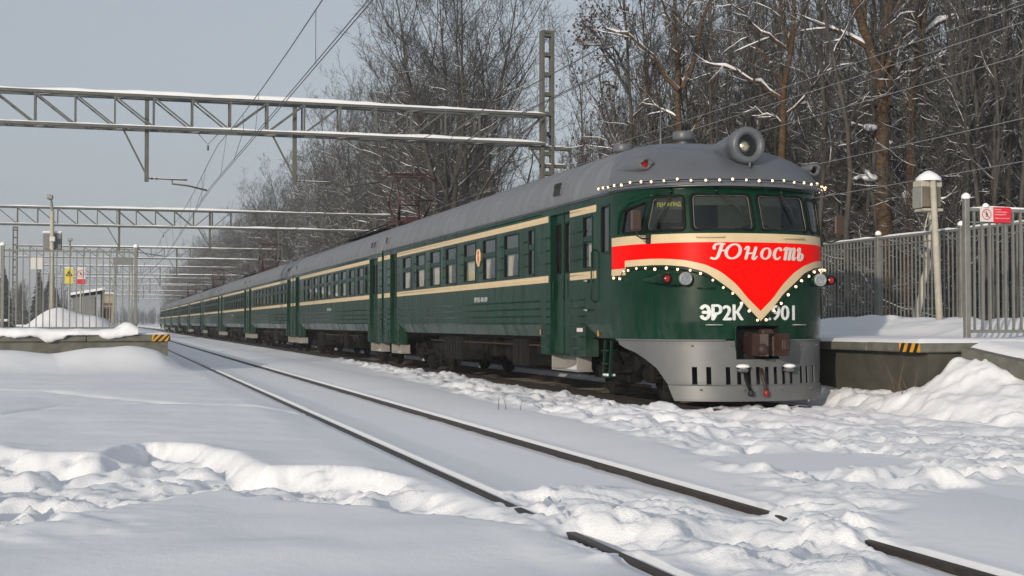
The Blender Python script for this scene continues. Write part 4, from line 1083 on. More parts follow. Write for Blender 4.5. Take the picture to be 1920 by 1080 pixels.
# the straight roof starts where the dome ends: trim its first metres at the crown
ro = [c for c in bpy.data.objects if c.parent == HEAD and c.name.startswith('roof') and c.name.split('.')[0] == 'roof'][0]
for v in ro.data.vertices:
    if v.co.y < 3.3 and v.co.z > Z_E:
        h = min(1.0, ((v.co.z-Z_E)/Z_H)); b = math.asin(min(1, h**(2.1/2)))
        sc = CAB_B+1.35*math.sin(b)**2
        if v.co.y < sc: v.co.y = sc-0.004*0
for sm in [c for c in bpy.data.objects if c.parent == HEAD and c.name.startswith('roof_seam') and c.location.y < 3.4]: bpy.data.objects.remove(sm)
ro.data.materials[0] = MATS['roof_grey']
# gutter lip along the eave
pts = [cabP(np.array(a), np.array(3.46), 0.075) for a in np.linspace(-math.pi/2, math.pi/2, 61)]
MB().tube([(-1.775, 20.7, 3.46), (-1.775, 8, 3.46), (-1.775, 1.9, 3.46)]+pts[1:-1]+[(1.775, 1.9, 3.46), (1.775, 20.7, 3.46)], 0.016, 6).build('gutter', 'head_grey', HEAD)

# headlight
hz, hs = 4.11, 0.40
hm = MB(); hm.lathe([(0.175, 0.05), (0.185, -0.05), (0.22, -0.075), (0.275, -0.06), (0.296, 0.0), (0.292, 0.12), (0.268, 0.14), (0.275, 0.3), (0.262, 0.8), (0.20, 1.4), (0.10, 2.0), (0.0, 2.3)], (0, hs, hz), 'y', 36)
# lower the back so that it sinks into the dome
hm.v = [(x, y, z-0.10*max(0, y-hs)) for x, y, z in hm.v]
hl = hm.build('headlight', 'head_grey', HEAD)
MB().lathe([(0.185, 0.02), (0.18, 0.05), (0.13, 0.14), (0.06, 0.19), (0.0, 0.2)], (0, hs, hz), 'y', 28).build('reflector', 'blackgloss', hl)
bm = MB(); bm.lathe([(0.0, -0.01), (0.055, 0.002), (0.105, 0.04), (0.122, 0.09), (0.09, 0.15)], (-0.04, hs, hz-0.012), 'y', 20); bm.build('lamp', 'warm_chrome', hl)
MB().lathe([(0.0, -0.028), (0.09, -0.024), (0.183, -0.005)], (0, hs, hz), 'y', 28).build('lens', 'lamp_glass', hl)
MB().tube([(0.02, hs-0.03, hz-0.26), (0.02, hs-0.04, hz-0.36)], 0.02, 8).build('latch', 'head_grey', hl)
MB().tube([(0.02, hs+0.1, hz+0.26), (0.02, hs+0.1, hz+0.40)], [0.02, 0.003], 6).build('spike', 'head_grey', hl)

# red marker lamps in streamlined pods on the roof corners
for sg in (-1, 1):
    s0 = 0.98; zz = 3.83; uu = 1.50
    m = MB(); m.lathe([(0.055, 0.10), (0.075, -0.03), (0.112, 0.0), (0.13, 0.2), (0.125, 0.6), (0.09, 1.05), (0.0, 1.5)], (0, 0, 0), 'y', 20)
    m.v = [(sg*(x*1.0+uu+0.10*min(y, 0.8)), y+s0-(0.06 if z > 0 and y < 0.05 else 0), z*0.85+zz-0.03*y) for x, y, z in m.v]
    p = m.build('marker_pod', 'head_grey', HEAD)
    l_ = MB(); l_.lathe([(0.0, 0.0), (0.04, 0.015), (0.062, 0.05)], (sg*uu, s0, zz), 'y', 16); l_.build('lens', 'lens_red_lit' if sg < 0 else 'rubber', p)
# buffer lamps in side pods
for sg in (-1, 1):
    m = MB(); prof = [(0.0, 0.01), (0.12, 0.0), (0.145, 0.03), (0.15, 0.15), (0.135, 0.4), (0.09, 0.75), (0.0, 1.1)]
    m.lathe(prof, (0, 0, 0), 'y', 24)
    m.v = [(sg*(1.27+x*1.75+0.22*max(0, y-0.1)+0.0), 0.27+y+0.36*(x*1.75+0.05), 1.985+z*0.72) for x, y, z in m.v]
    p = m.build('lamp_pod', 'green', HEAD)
    def pod(x): return (sg*(1.27+x), 0.27+0.36*(x+0.05), 1.985)
    q = pod(-0.11); q = (q[0], q[1]-0.055, q[2]); MB().lathe([(0.088, -0.02), (0.10, -0.02), (0.10, 0.06), (0.088, 0.06), (0.088, -0.02)], q, 'y', 24).build('lamp_ring', 'galv', p)
    MB().lathe([(0.0, -0.025), (0.05, -0.02), (0.088, -0.005)], q, 'y', 24).build('lens', 'lamp_glass', p)
    MB().lathe([(0.088, -0.004), (0.07, -0.001), (0.03, 0.0), (0.0, -0.015)], (q[0], q[1]-0.001, q[2]), 'y', 24).build('reflector', 'chrome', p)
    q = pod(0.15); q = (q[0], q[1]-0.03, q[2]); MB().lathe([(0.0, -0.03), (0.04, -0.025), (0.06, 0.0)], q, 'y', 20).build('red_lens', 'lens_red', p)
    MB().lathe([(0.06, -0.02), (0.075, -0.02), (0.075, 0.05)], q, 'y', 20).build('lamp_ring', 'rubber', p)

# grey skirt with slots, cut away towards the bogie
ED = [(1.03, -1.48), (0.96, -1.46), (0.90, -1.36), (0.83, -1.20), (0.70, -1.04), (0.60, -0.955), (0.36, -0.84), (0.10, -0.758)]
def amin(z): return np.interp(z, [e[0] for e in ED][::-1], [e[1] for e in ED][::-1])
su = [-1.01, -0.82, -0.54, -0.37, -0.21, -0.055, 0.10, 0.255, 0.41, 0.56, 0.78, 0.92, 1.10, 1.25]
sl_ = []; ab = []
for u in su: a, b = al_of(u-0.034), al_of(u+0.034); sl_.append((a, b)); ab += [a, b]
ab += [al_of(HOLE[0]), al_of(HOLE[1])]
tz = [0.10, 0.13, 0.20, 0.325, 0.335, 0.345, 0.40, 0.60, 0.625, 0.74, 0.83, 0.90, 0.96, 1.028]
AC = np.array(sorted(set(np.round(np.linspace(-0.755, 0.755, 61), 5).tolist()+ab)))
LF = np.linspace(0, 1, 12)
Gs = []
for z in tz:
    left = amin(z)+(-0.7551-amin(z))*LF; a = np.concatenate([left, AC, -left[::-1]])
    off = 0.030 if z < 0.33 else (0.012 if z < 0.34 else 0.0)
    off += 0.02*sstep(0.35, 0.1, z)
    Gs.append(cabP(a, np.full(len(a), z), off)-np.array([0, 0.0, 0]))
Gs = np.array(Gs); ac = np.concatenate([np.linspace(0, 1, 12)*0-9, AC, np.linspace(0, 1, 12)*0+9])
def sk(i, j):
    zc_ = (tz[i]+tz[i+1])/2
    if j < 12 or j >= 12+len(AC)-1: return False
    a = (AC[j-12]+AC[j-11])/2
    if 0.345 < zc_ < 0.625 and any(p < a < q for p, q in sl_) and not (0.372 > zc_ and False): return True
    u = (Gs[i, j, 0]+Gs[i, j+1, 0])/2
    return HOLE[0] < u < HOLE[1] and zc_ > HOLE[2]
mb = MB(); mb.grid(Gs, False, skip=sk); skirt = mb.build('skirt', 'skirt_grey', HEAD)
sol = skirt.modifiers.new('thickness', 'SOLIDIFY'); sol.thickness = 0.02; sol.offset = 1.0
for k in range(0, 3):
    pass
bk = MB(); bk.grid(np.array([[cabP(np.array(a), np.array(z), -0.35) for a in np.linspace(-0.7, 0.7, 15)] for z in (0.16, 1.2)])); bk.build('skirt_backing', 'black', skirt)
for (u, z) in [(-1.0, 0.95), (-0.45, 0.95), (0.75, 0.95), (1.2, 0.95), (-0.9, 0.28), (-0.3, 0.28), (0.3, 0.28), (0.9, 0.28)]:
    p = cab_uz(u, z, 0.03 if z > 0.4 else 0.08); MB().lathe([(0.0, -0.012), (0.014, -0.01), (0.018, 0.02)], p, 'y', 8).build('bolt', 'skirt_grey', skirt)
pts = [cabP(np.array(a), np.array(1.035), 0.02) for a in np.linspace(-1.5, 1.5, 50)]
for seg in (pts[:21], pts[28:]): MB().tube(seg, 0.018, 6).build('seam', 'skirt_grey', skirt)

# coupler in its pocket
MB().add([(HOLE[0]-.03, .9, HOLE[2]-.03), (HOLE[1]+.03, .9, HOLE[2]-.03), (HOLE[1]+.03, .9, HOLE[3]+.03), (HOLE[0]-.03, .9, HOLE[3]+.03), (HOLE[0], 0.06, HOLE[2]), (HOLE[1], 0.06, HOLE[2]), (HOLE[1], 0.06, HOLE[3]), (HOLE[0], 0.06, HOLE[3])],
         [(0, 1, 2, 3), (4, 5, 1, 0), (6, 7, 3, 2), (5, 6, 2, 1), (7, 4, 0, 3)]).build('coupler_pocket', 'black', HEAD)
pts = [cab_uz(u, z, 0.0) for u, z in rrect([(HOLE[0], HOLE[2]), (HOLE[1], HOLE[2]), (HOLE[1], HOLE[3]), (HOLE[0], HOLE[3])], 0.05)]
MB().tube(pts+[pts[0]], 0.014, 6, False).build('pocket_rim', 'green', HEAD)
cm = MB(); cm.bbox(-0.14, 0.12, -0.18, 0.7, 0.83, 1.10, 0.04)
cm.prism([(-0.16, 0.10), (-0.20, -0.12), (-0.16, -0.30), (-0.05, -0.36), (-0.02, -0.20), (0.06, -0.16), (0.12, -0.22), (0.18, -0.42), (0.28, -0.40), (0.30, -0.26), (0.22, -0.02), (0.14, 0.14)], lambda p: (p[0], p[1], 0.80), lambda p: (p[0], p[1], 1.14))
cp = cm.build('coupler', 'rust', HEAD)
MB().bbox(-0.12, 0.08, -0.31, -0.14, 1.12, 1.21, 0.03).build('coupler_cap', 'rust', cp)
MB().lathe([(0.0, -0.06), (0.07, -0.05), (0.09, 0.0), (0.09, 0.06)], (-0.13, -0.34, 0.90), 'y', 14).build('coupler_knob', 'rust', cp)
MB().bbox(0.16, 0.30, -0.43, -0.25, 0.86, 1.08, 0.04).build('coupler_claw', 'rust', cp)
for u, w_ in ((-0.33, 0.115), (0.46, 0.10)):     # snow-capped sockets with hoses below
    mb = MB(); mb.lathe([(0.03, 0), (w_*0.8, 0.02), (w_, 0.035), (w_*0.7, 0.065), (0.0, 0.075)], (u, -0.07, 0.60), 'z', 14); mb.build('snow_cap', 'snow', HEAD)
    MB().bbox(u-w_*0.7, u+w_*0.7, -0.12, 0.02, 0.55, 0.605, 0.02).build('socket', 'skirt_grey', HEAD)
MB().tube([(-0.30, -0.06, 0.58), (-0.31, -0.12, 0.45), (-0.27, -0.13, 0.33), (-0.24, -0.15, 0.25)], 0.026, 8).build('hose', 'rubber', HEAD)
MB().lathe([(0.0, 0), (0.045, 0.01), (0.05, 0.06), (0.03, 0.09)], (-0.24, -0.15, 0.18), 'z', 10).build('hose_end', 'black', HEAD)
MB().tube([(-0.02, -0.05, 0.60), (-0.03, -0.12, 0.48), (0.02, -0.13, 0.32), (0.02, -0.14, 0.24)], 0.028, 8).build('hose', 'rust', HEAD)
MB().lathe([(0.0, 0), (0.04, 0.01), (0.045, 0.07), (0.03, 0.10)], (0.02, -0.15, 0.17), 'z', 10).build('hose_end', 'valve_red', HEAD)

# wipers, mirrors, roof fittings
for a, b, c in (((-0.58, 3.36), (-0.30, 3.12), (-0.12, 2.86)), ((-1.20, 3.35), (-1.32, 3.05), (-1.44, 2.80)), ((0.5, 3.36), (0.62, 3.1), (0.72, 2.85))):
    MB().tube([cab_uz(*a, 0.02), cab_uz(*b, 0.05), cab_uz(*c, 0.03)], [0.010, 0.016, 0.010], 6).build('wiper', 'black', HEAD)
    MB().tube([cab_uz(a[0]*1.01, 3.39, 0.01), cab_uz(a[0]*1.01, 3.35, 0.05)], 0.025, 8).build('wiper_pivot', 'green_dull', HEAD)
for sg in (-1, 1):
    b0 = np.array(cab_uz(sg*1.50, 2.60, 0.0)); o_ = np.array([sg*0.28, -0.16, 0])
    mb = MB(); mb.bbox(b0[0]-0.05, b0[0]+0.05, b0[1]-0.04, b0[1]+0.06, 2.55, 2.70, 0.01)
    e_ = b0+o_
    mb.tube([b0+np.array([0, -0.02, 0.03]), b0+o_*0.6+np.array([0, 0, 0.02]), e_+np.array([0, 0, 0.06]), e_+np.array([0, 0, 0.45])], 0.014, 8)
    mo = mb.build('mirror', 'black', HEAD)
    MB().bbox(e_[0]-0.10, e_[0]+0.07, e_[1]-0.035, e_[1]+0.035, 2.74, 3.06, 0.02).build('mirror_glass', 'mirror_brown', mo)
for s, u, z in ((2.75, -0.05, 4.40), (4.6, -0.45, 4.40)):
    MB().lathe([(0.10, 0), (0.09, 0.06), (0.09, 0.10), (0.17, 0.11), (0.185, 0.14), (0.185, 0.24), (0.17, 0.26), (0.0, 0.27)], (u, s, z-0.02), 'z', 24).build('roof_ventilator', 'head_grey', HEAD)
MB().tube([(0.1, 4.1, 4.40), (0.1, 4.1, 4.7), (0.1, 4.1, 5.25)], [0.045, 0.02, 0.012], 8).build('antenna', 'head_grey', HEAD)
side_louver(HEAD, 4.35, 0.42, 3.76, 0.22); side_louver(HEAD, 20.2, 0.22, 3.76, 0.16)
# handles by the cab door
for z in (2.02, 1.52): MB().tube([(-HW, 3.0, z), (-HW-0.06, 3.0, z+0.01), (-HW-0.07, 2.85, z)], 0.018, 6).build('door_handle', 'galv', HEAD)
MB().tube([(-HW, 2.62, 2.55), (-HW-0.07, 2.62, 2.5), (-HW-0.07, 2.62, 1.7), (-HW, 2.62, 1.65)], 0.014, 6).build('grab_rail', 'green_dull', HEAD)
for s in (5.75, 2.6): MB().bbox(-HW-0.006+0.05, -HW+0.01+0.05, s, s+0.05, 1.08, 1.22, 0.002).build('jack_mark', 'yellow', HEAD)
# lettering on the side
def side_text(root, s, s0, s1, z0, z1, bold=0.01):
    tv, tf = fit_text(s, s0, s1, z0, z1, bold)
    # the wall faces -X, so the text runs towards smaller s
    MB().add([(-HW-0.004, s0+s1-x, y) for x, y in tv], tf).build('painted_number', 'white_text', root)
side_text(HEAD, 'ЭР2К-90109', 9.35, 10.45, 1.765, 1.875)
MB().box(-HW-0.004, -HW+0.001, 3.25, 3.55, 1.15, 1.215).build('stencil_plate', 'letter', HEAD)
# emblem between two windows: red shield in a gilt wreath
em = MB(); ec, ez = 10.03, 2.80
em.add([(-HW-0.014, ec+0.115*math.cos(t), ez-0.02+0.15*math.sin(t)) for t in np.linspace(0, 2*math.pi, 24, False)], [tuple(range(24))])
eo = em.build('emblem', 'sign_red', HEAD)
wr = MB(); wr.tube([(-HW-0.018, ec+0.135*math.cos(t), ez-0.02+0.175*math.sin(t)) for t in np.linspace(R(115), R(425), 30)], 0.022, 6)
wr.bbox(-HW-0.03, -HW-0.005, ec-0.07, ec+0.07, ez-0.235, ez-0.19, 0.008); wr.build('wreath', 'cream', eo)
st = MB(); st.add([(-HW-0.02, ec+r*math.cos(t), ez+r*math.sin(t)) for r, t in [((0.07 if k % 2 == 0 else 0.028), R(90+36*k)) for k in range(10)]], [tuple(range(10))]); st.build('star', 'cream', eo)
make_bogie(HEAD, 2.9); make_bogie(HEAD, 17.3)
# cab ladder
lm = MB()
for s in (2.25, 2.55): lm.bar((-1.58, s, 1.02), (-1.62, s, 0.38), 0.04)
for z in (0.40, 0.62, 0.84): lm.bbox(-1.66, -1.48, 2.25, 2.55, z-0.012, z+0.012, 0.004)
lm.build('ladder', 'green_dull', HEAD)
MB().bbox(-1.65, -1.50, 2.27, 2.53, 0.412, 0.45, 0.015).build('ladder_snow', 'snow', HEAD)
gangway(HEAD, HL)

# garlands of bulbs
def garland(name, label, pts, cable_m='rubber', rb=0.0235):
    g = empty(name, (TRN, Y0, 0), label, 'string lights', 'lit garlands on the train nose')
    MB().tube(pts, 0.008, 5).build('cable', cable_m, g)
    b = None; rj = random.Random(len(pts))
    for p in pts[::2]:
        p = (p[0]+rj.uniform(-.014, .014), p[1]+rj.uniform(-.008, .008), p[2]+rj.uniform(-.016, .012))
        if b is None:
            b = MB().lathe([(0, -rb), (rb*0.7, -rb*0.7), (rb, 0), (rb*0.7, rb*0.7), (0, rb)], (0, 0, 0), 'y', 10).build('bulb', 'bulb', g); b.location = p
            s_ = MB().lathe([(0.013, 0), (0.013, 0.03)], (0, 0.018, 0), 'y', 6).build('socket', 'rubber', g); s_.location = p
        else:
            q_ = inst(b, g, p); q_.scale = (rj.uniform(0.85, 1.12),)*3; inst(s_, g, p)
def spaced(fn, t0, t1, d):
    T = np.linspace(t0, t1, 4000); Q = np.array([fn(t) for t in T]); L = np.concatenate([[0], np.cumsum(np.linalg.norm(np.diff(Q, axis=0), axis=1))])
    n = int(L[-1]/d); n -= n % 2
    return [tuple(Q[np.searchsorted(L, L[-1]*k/n)-(1 if k == n else 0)]) for k in range(n+1)]
garland('string_lights', 'row of warm lit bulbs along the roof edge above the windscreens', spaced(lambda t: cabP(np.array(max(-math.pi/2, min(math.pi/2, t))), np.array(3.52), 0.11)+np.array([0, max(0, abs(t)-math.pi/2)*1.0, 0]), -math.pi/2-0.25, math.pi/2+0.25, 0.105))
def lowpt(t):
    u = 1.735*math.copysign(abs(math.sin(t))**(2/CAB_N), t); return cab_uz(u, zc(u)-0.05, 0.06)
garland('string_lights', 'row of warm lit bulbs following the V edge of the red band', spaced(lowpt, -1.5, 1.5, 0.095))

# ---------------------------------------------------------------- trailing cars
def plain_car(motor, seed, y, label):
    root = empty('train_car', (TRN, y, 0), label, 'train car', 'cars of the green train'); L = 20.2
    wn_ = [(2.32, 2.72)]+[(3.05+1.66*k, 4.09+1.66*k) for k in range(8)]+[(16.45, 16.85)]
    dr = [(0.67, 1.95), (L-1.95, L-0.67)]
    car_common(root, L, wn_, dr, [(0, 2.28, True), (2.28, L-2.28, False), (L-2.28, L, True)],
               [(2.05, L-2.05, 3.19, 3.31), (2.05, L-2.05, 2.06, 2.19), (0.05, 0.6, 3.19, 3.31), (0.05, 0.6, 2.06, 2.19), (L-0.6, L-0.05, 3.19, 3.31), (L-0.6, L-0.05, 2.06, 2.19)], seed)
    make_bogie(root, 3.3); make_bogie(root, L-3.3); gangway(root, L)
    side_louver(root, 0.9, 0.26, 3.74, 0.16); side_louver(root, 1.35, 0.26, 3.74, 0.16); side_louver(root, L-1.3, 0.26, 3.74, 0.16)
    side_text(root, 'ЭР2К-%d' % (90100+seed) if False else 'ЭР2К-90108', 9.6, 10.6, 1.765, 1.865) if motor else None
    if motor: pantograph(root, 4.1)
    return root
YC = [39.75+20.5*k for k in range(9)]
names = ['second green train car, its raised red pantograph just behind the cab car', 'third green train car, between the first two cars with pantographs', 'fourth green train car, carrying the second red pantograph',
         'fifth green train car, behind the second red pantograph', 'sixth green train car, carrying the third red pantograph', 'seventh green train car, far down the train with plain roof', 'eighth green train car, far down the train with a small pantograph', 'ninth green train car, last but one of the train', 'last green train car at the far tail of the train']
mcar = plain_car(True, 8, YC[0], names[0]); tcar = plain_car(False, 5, YC[1], names[1])
index_kids()
for k in range(2, 9):
    src = mcar if k % 2 == 0 and k < 8 else tcar
    c = copy_tree(src); c.location = (TRN, YC[k], 0); c['label'] = names[k]

# ================================================================ GANTRIES, MASTS AND WIRES
def mast(parent, x, w, h, m='mast_steel', z0=-0.3):
    """flat laddered mast: two channel legs joined by battens"""
    mb = MB()
    for sx in (-1, 1): mb.bbox(x+sx*(w/2-0.06)-0.06, x+sx*(w/2-0.06)+0.06, -0.16, 0.16, z0, h, 0.008)
    o = mb.build('mast', m, parent)
    b = None; z = z0+0.5
    while z < h-0.1:
        if b is None: b = MB().bbox(x-w/2+0.12, x+w/2-0.12, -0.15, 0.15, -0.07, 0.07, 0.006).build('batten', m, o); b.location = (0, 0, z)
        else: inst(b, o, (0, 0, z))
        z += 0.74
    MB().bbox(x-w/2+0.12, x+w/2-0.12, -0.15, 0.15, -0.07, 0.07, 0.006).build('batten', m, o).location = (0, 0, h-0.07)
    return o
def snow_bar(mb, a, b, w, h, seed, n=None):
    """lumpy snow lying on a straight member"""
    a = Vector(a); b = Vector(b); n = n or max(6, int((b-a).length/0.35)); rn = random.Random(seed)
    d = (b-a).normalized(); sx = d.cross(Vector((0, 0, 1))).normalized(); G = np.zeros((n+1, 7, 3)); hh = 0.6
    for i in range(n+1):
        p = a+(b-a)*(i/n); hh = max(0.35, min(1.2, hh+rn.uniform(-0.22, 0.22))); e = 0.15 if i in (0, n) else 1
        for j in range(7):
            t = math.pi*j/6; q = p+sx*(math.cos(t)*w*0.55)+Vector((0, 0, math.sin(t)*h*hh*e)); G[i, j] = q
    mb.grid(G, True)
def gantry(y, xl, xr, zt, zb, hl, hr, label, posts, detail=True, sw=None):
    g = empty('gantry', (0, y, 0), label, 'gantry', 'overhead line gantries'); D = 0.32
    for nm, z in (('top_chord', zt), ('bottom_chord', zb)):
        for sy in (-1, 1):
            MB().bbox(xl, xr, sy*D-0.045, sy*D+0.045, z-0.045, z+0.045, 0.008).build(nm, 'gantry_steel', g)
    n = int(round((xr-xl)/1.28)); p = (xr-xl)/n; h = zt-zb
    vm = MB().bar((0, 0, 0.045), (0, 0, h-0.045), 0.06); va = None; da = {}
    sw = (xl+xr)/2 if sw is None else sw
    for sy in (-1, 1):
        for k in range(n+1):
            x = xl+k*p
            if va is None: va = vm.build('vertical', 'gantry_steel', g); va.location = (x, sy*D, zb)
            else: inst(va, g, (x, sy*D, zb))
            if k < n:
                dn = x+p/2 < sw
                if dn not in da:
                    da[dn] = MB().bar((0.03, 0, h-0.06 if dn else 0.06), (p-0.03, 0, 0.06 if dn else h-0.06), 0.05).build('diagonal', 'gantry_steel', g); da[dn].location = (x, sy*D, zb)
                else: inst(da[dn], g, (x, sy*D, zb))
    la = None
    for k in range(n):
        for z in (zt, zb):
            s_ = 1 if k % 2 else -1
            if la is None: la = {}
            if (s_) not in la: la[s_] = MB().bar((0, -D*s_, 0), (p, D*s_, 0), 0.04).build('lacing', 'gantry_steel', g); la[s_].location = (xl+k*p, 0, z)
            else: inst(la[s_], g, (xl+k*p, 0, z))
    for sy in (-1, 1):
        for zz, ww, hh, sd_ in ((zt, 0.14, 0.13, 5+sy), (zb, 0.13, 0.11, 9+sy)):
            sn = MB(); snow_bar(sn, (xl, sy*D, zz+0.045), (xr, sy*D, zz+0.045), ww, hh, sd_); sn.build('snow', 'snow', g)
    mast(g, xl-0.1, 0.5, hl); mast(g, xr+0.15, 0.5, hr)
    # brackets on the right mast
    for z, a in ((zb-0.12, 0.95), (zb-0.78, 0.75)):
        b = MB(); b.bbox(xr-0.55 if z > zb-0.5 else xr-0.1, xr+0.15+a, -0.1, 0.1, z-0.06, z+0.06, 0.01)
        b.bar((xr-0.45, 0, z-0.06), (xr-0.05, 0, z-0.62), 0.07) if z > zb-0.5 else None
        bo = b.build('bracket', 'mast_steel', g)
        s_ = MB(); snow_bar(s_, (xr-0.5 if z > zb-0.5 else xr, 0, z+0.06), (xr+0.12+a, 0, z+0.06), 0.24, 0.12, 3); s_.build('snow', 'snow', bo)
    for x, zl, xw in posts:
        pm = MB(); pm.bbox(x-0.07, x+0.07, -0.07, 0.07, zl, zt-0.06, 0.01)
        pm.bar((x-0.75, 0, zb-0.08), (x-0.04, 0, zl+0.3), 0.06)
        po = pm.build('drop_post', 'mast_steel', g)
        if detail:
            am = MB(); am.tube([(x, 0, zl+0.12), (x+1.35, 0, zl+0.10)], 0.028, 6)
            am.tube([(x+0.85, 0, zl+0.10), (x+0.85, 0, zl-0.05), (x+1.4, 0, zl-0.10), (xw-0.02, 0, 5.88 if xw < 6 else 6.38)], 0.030, 6)
            ao = am.build('registration_arm', 'mast_steel', po)
            for q in (0.14, 0.30):
                MB().lathe([(0.02, 0), (0.055, 0.01), (0.03, 0.03), (0.055, 0.05), (0.02, 0.06)], (x+q, 0, zl+0.115), 'x', 8).build('insulator', 'insulator', ao)
            s_ = MB(); snow_bar(s_, (x+0.05, 0, zl+0.135), (x+1.3, 0, zl+0.12), 0.06, 0.05, 4); s_.build('snow', 'snow', ao)
        vs = MB(); vs.tube([(xw-0.35, 0, zb-0.06), (xw, 0, zb-0.45), (xw+0.35, 0, zb-0.06)], 0.012, 5)
        vs.lathe([(0.015, 0), (0.05, 0.02), (0.02, 0.05), (0.05, 0.08), (0.02, 0.11), (0.05, 0.14), (0.015, 0.18)], (xw, 0, zb-0.66), 'z', 8); vs.build('suspension', 'insulator', g)
    return g
gantry(47, -7.5, 15.4, 9.0, 7.92, 11.4, 12.2, 'nearest lattice gantry over the tracks, its tall ladder mast behind the cab car', [(1.18, 6.12, 3.22), (6.2, 6.18, 9.4)], sw=4.1)
gantry(94, -8.4, 19.4, 9.0, 7.85, 11.0, 12.0, 'second lattice gantry, ending at the pantograph of the second car', [(0.6, 6.2, 3.5), (6.6, 6.3, 9.6)], sw=5.5)
gl = ['third lattice gantry down the line, a ladder mast at its left end', 'fourth lattice gantry down the line', 'fifth lattice gantry, small in the distance', 'sixth lattice gantry, smaller in the distance', 'seventh lattice gantry, near the tail of the train', 'eighth and farthest lattice gantry down the line']
for k in range(6):
    gantry(141+47*k, -8.9, 17.0, 9.0, 7.9, 10.9 if k == 0 else 9.4, 11, gl[k], [(0.7, 6.2, 3.4), (6.6, 6.3, 9.5)], detail=False)

def wire(name, pts, r, label, cat='wire', m='wire', group='overhead wires'):
    return tag(MB().tube(pts, r, 5).build(name, m), label, cat, group)
SUP = [0.0, 47, 94, 141, 188, 235, 282, 329, 376]
def sag(y, zs, zm):
    k = int(y//47); t = (y-47*k)/47; return zm+(zs-zm)*(2*t-1)**2
for x0, zc_, zs_, zm_, nm in ((TRK-0.1, 5.88, 7.36, 6.85, 'empty track'), (TRN-0.1, 6.35, 7.40, 6.9, 'train')):
    def zig(y): k = y/47; a = 0.22*(-1 if int(k) % 2 else 1); b = -a; t = k-int(k); return x0+a*(1-t)+b*t
    ys = list(np.arange(-6, 390, 4.7))
    for d in (-0.03, 0.03): wire('contact_wire', [(zig(y)+d, y, zc_) for y in ys], 0.010, '%s contact wire hanging level above the %s' % ('left' if d < 0 else 'right', nm))
    ms = wire('messenger_wire', [(x0, y, sag(y, zs_, zm_)) for y in ys], 0.012, 'sagging carrier wire above the contact wires of the %s' % nm)
    dm = MB()
    for y in np.arange(4.7, 200, 9.4): dm.tube([(x0, y, sag(y, zs_, zm_)), (zig(y), y, zc_)], 0.006, 4)
    for y in (16.0, 37.0, 54.0): dm.tube([(x0, y, sag(y, zs_, zm_)), (x0+0.05, y+0.3, (zc_+zs_)/2), (zig(y), y+0.8, zc_+0.10), (zig(y), y+1.1, zc_+0.02)], 0.008, 5)
    dm.build('dropper', 'wire', ms)
for k, (x, z) in enumerate(((16.4, 7.35), (16.4, 7.02), (16.4, 6.40), (16.2, 5.16), (16.2, 4.36))):
    wire('feeder_wire', [(x, y, z+0.16*((2*(y/47-int(y/47))-1)**2-0.4)) for y in np.arange(0, 376, 5.9)], 0.009, ['highest frosted cable strung before the forest', 'second frosted cable strung before the forest', 'third frosted cable strung before the forest', 'fourth frosted cable, above the picket fence', 'lowest frosted cable, just above the picket fence'][k], 'cable', 'wire_frost', 'cables before the forest')

# ================================================================ FENCES, POSTS, SIGNS
def cap(parent, x, y, z, r=0.07, h=0.09):
    MB().lathe([(r*0.9, -0.01), (r*1.1, 0.02), (r*0.9, h*0.6), (r*0.4, h*0.95), (0, h)], (x, y, z), 'z', 10).build('snow_cap', 'snow', parent)
def fence(x0, y0, x1, y1, zt, zb, label, group, n, post_h, snow_top=True, pw=0.028, second=0.18, zp0=None, cat='fence', both=True):
    f = empty('picket_fence', (x0, y0, 0), label, cat, group)
    d = Vector((x1-x0, y1-y0, 0)); L = d.length; f.rotation_euler = (0, 0, math.atan2(d.y, d.x))
    pb = zb-0.25 if zp0 is None else zp0
    for x in ((0, L) if both else (0,)):
        MB().bbox(x-0.045, x+0.045, -0.045, 0.045, pb, post_h, 0.008).build('post', 'fence_steel', f); cap(f, x, 0, post_h)
    for z, t in ((zt, 0.05), (zt-second, 0.025), (zb, 0.05)):
        MB().bbox(0.045, L-0.045, -t/2, t/2, z-t/2, z+t/2, 0.005).build('rail', 'fence_steel', f)
    pk = None
    for k in range(n):
        x = L*(k+1)/(n+1)
        if pk is None: pk = MB().bar((0, 0, zb-0.02), (0, 0, zt+0.06), pw, pw, 4, math.pi/4*0).build('picket', 'fence_steel', f); pk.location = (x, 0.0, 0)
        else: inst(pk, f, (x, 0.0, 0))
    if snow_top:
        s_ = MB(); snow_bar(s_, (0.06, 0, zt+0.025), (L-0.06, 0, zt+0.025), 0.055, 0.045, 2); s_.build('snow', 'snow', f)
    return f
FX = 16.3
fl = ['stretch of grey picket fence behind the concrete lamp post', 'stretch of grey picket fence along the forest edge']
for k in range(7):
    fence(FX, 16.9+3.0*k, FX, 19.9+3.0*k, 3.17, 1.25, fl[0] if k == 2 else fl[1], 'picket fence along the forest', 20, 3.26, True, 0.024, 0.16, 0.6, both=(k == 6))
EF = fence(13.12, 18.3, 16.2, 18.3, 3.12, 1.17, 'tall picket barrier across the platform end with a red warning sign', None, 20, 3.30, True, 0.032, 0.20, 0.9, both=False)
LF_ = fence(0.70, 38.6, -2.78, 38.6, 3.28, 1.17, 'grey picket barrier across the end of the left platform', None, 19, 3.42, False, 0.03, 0.17, 0.9)

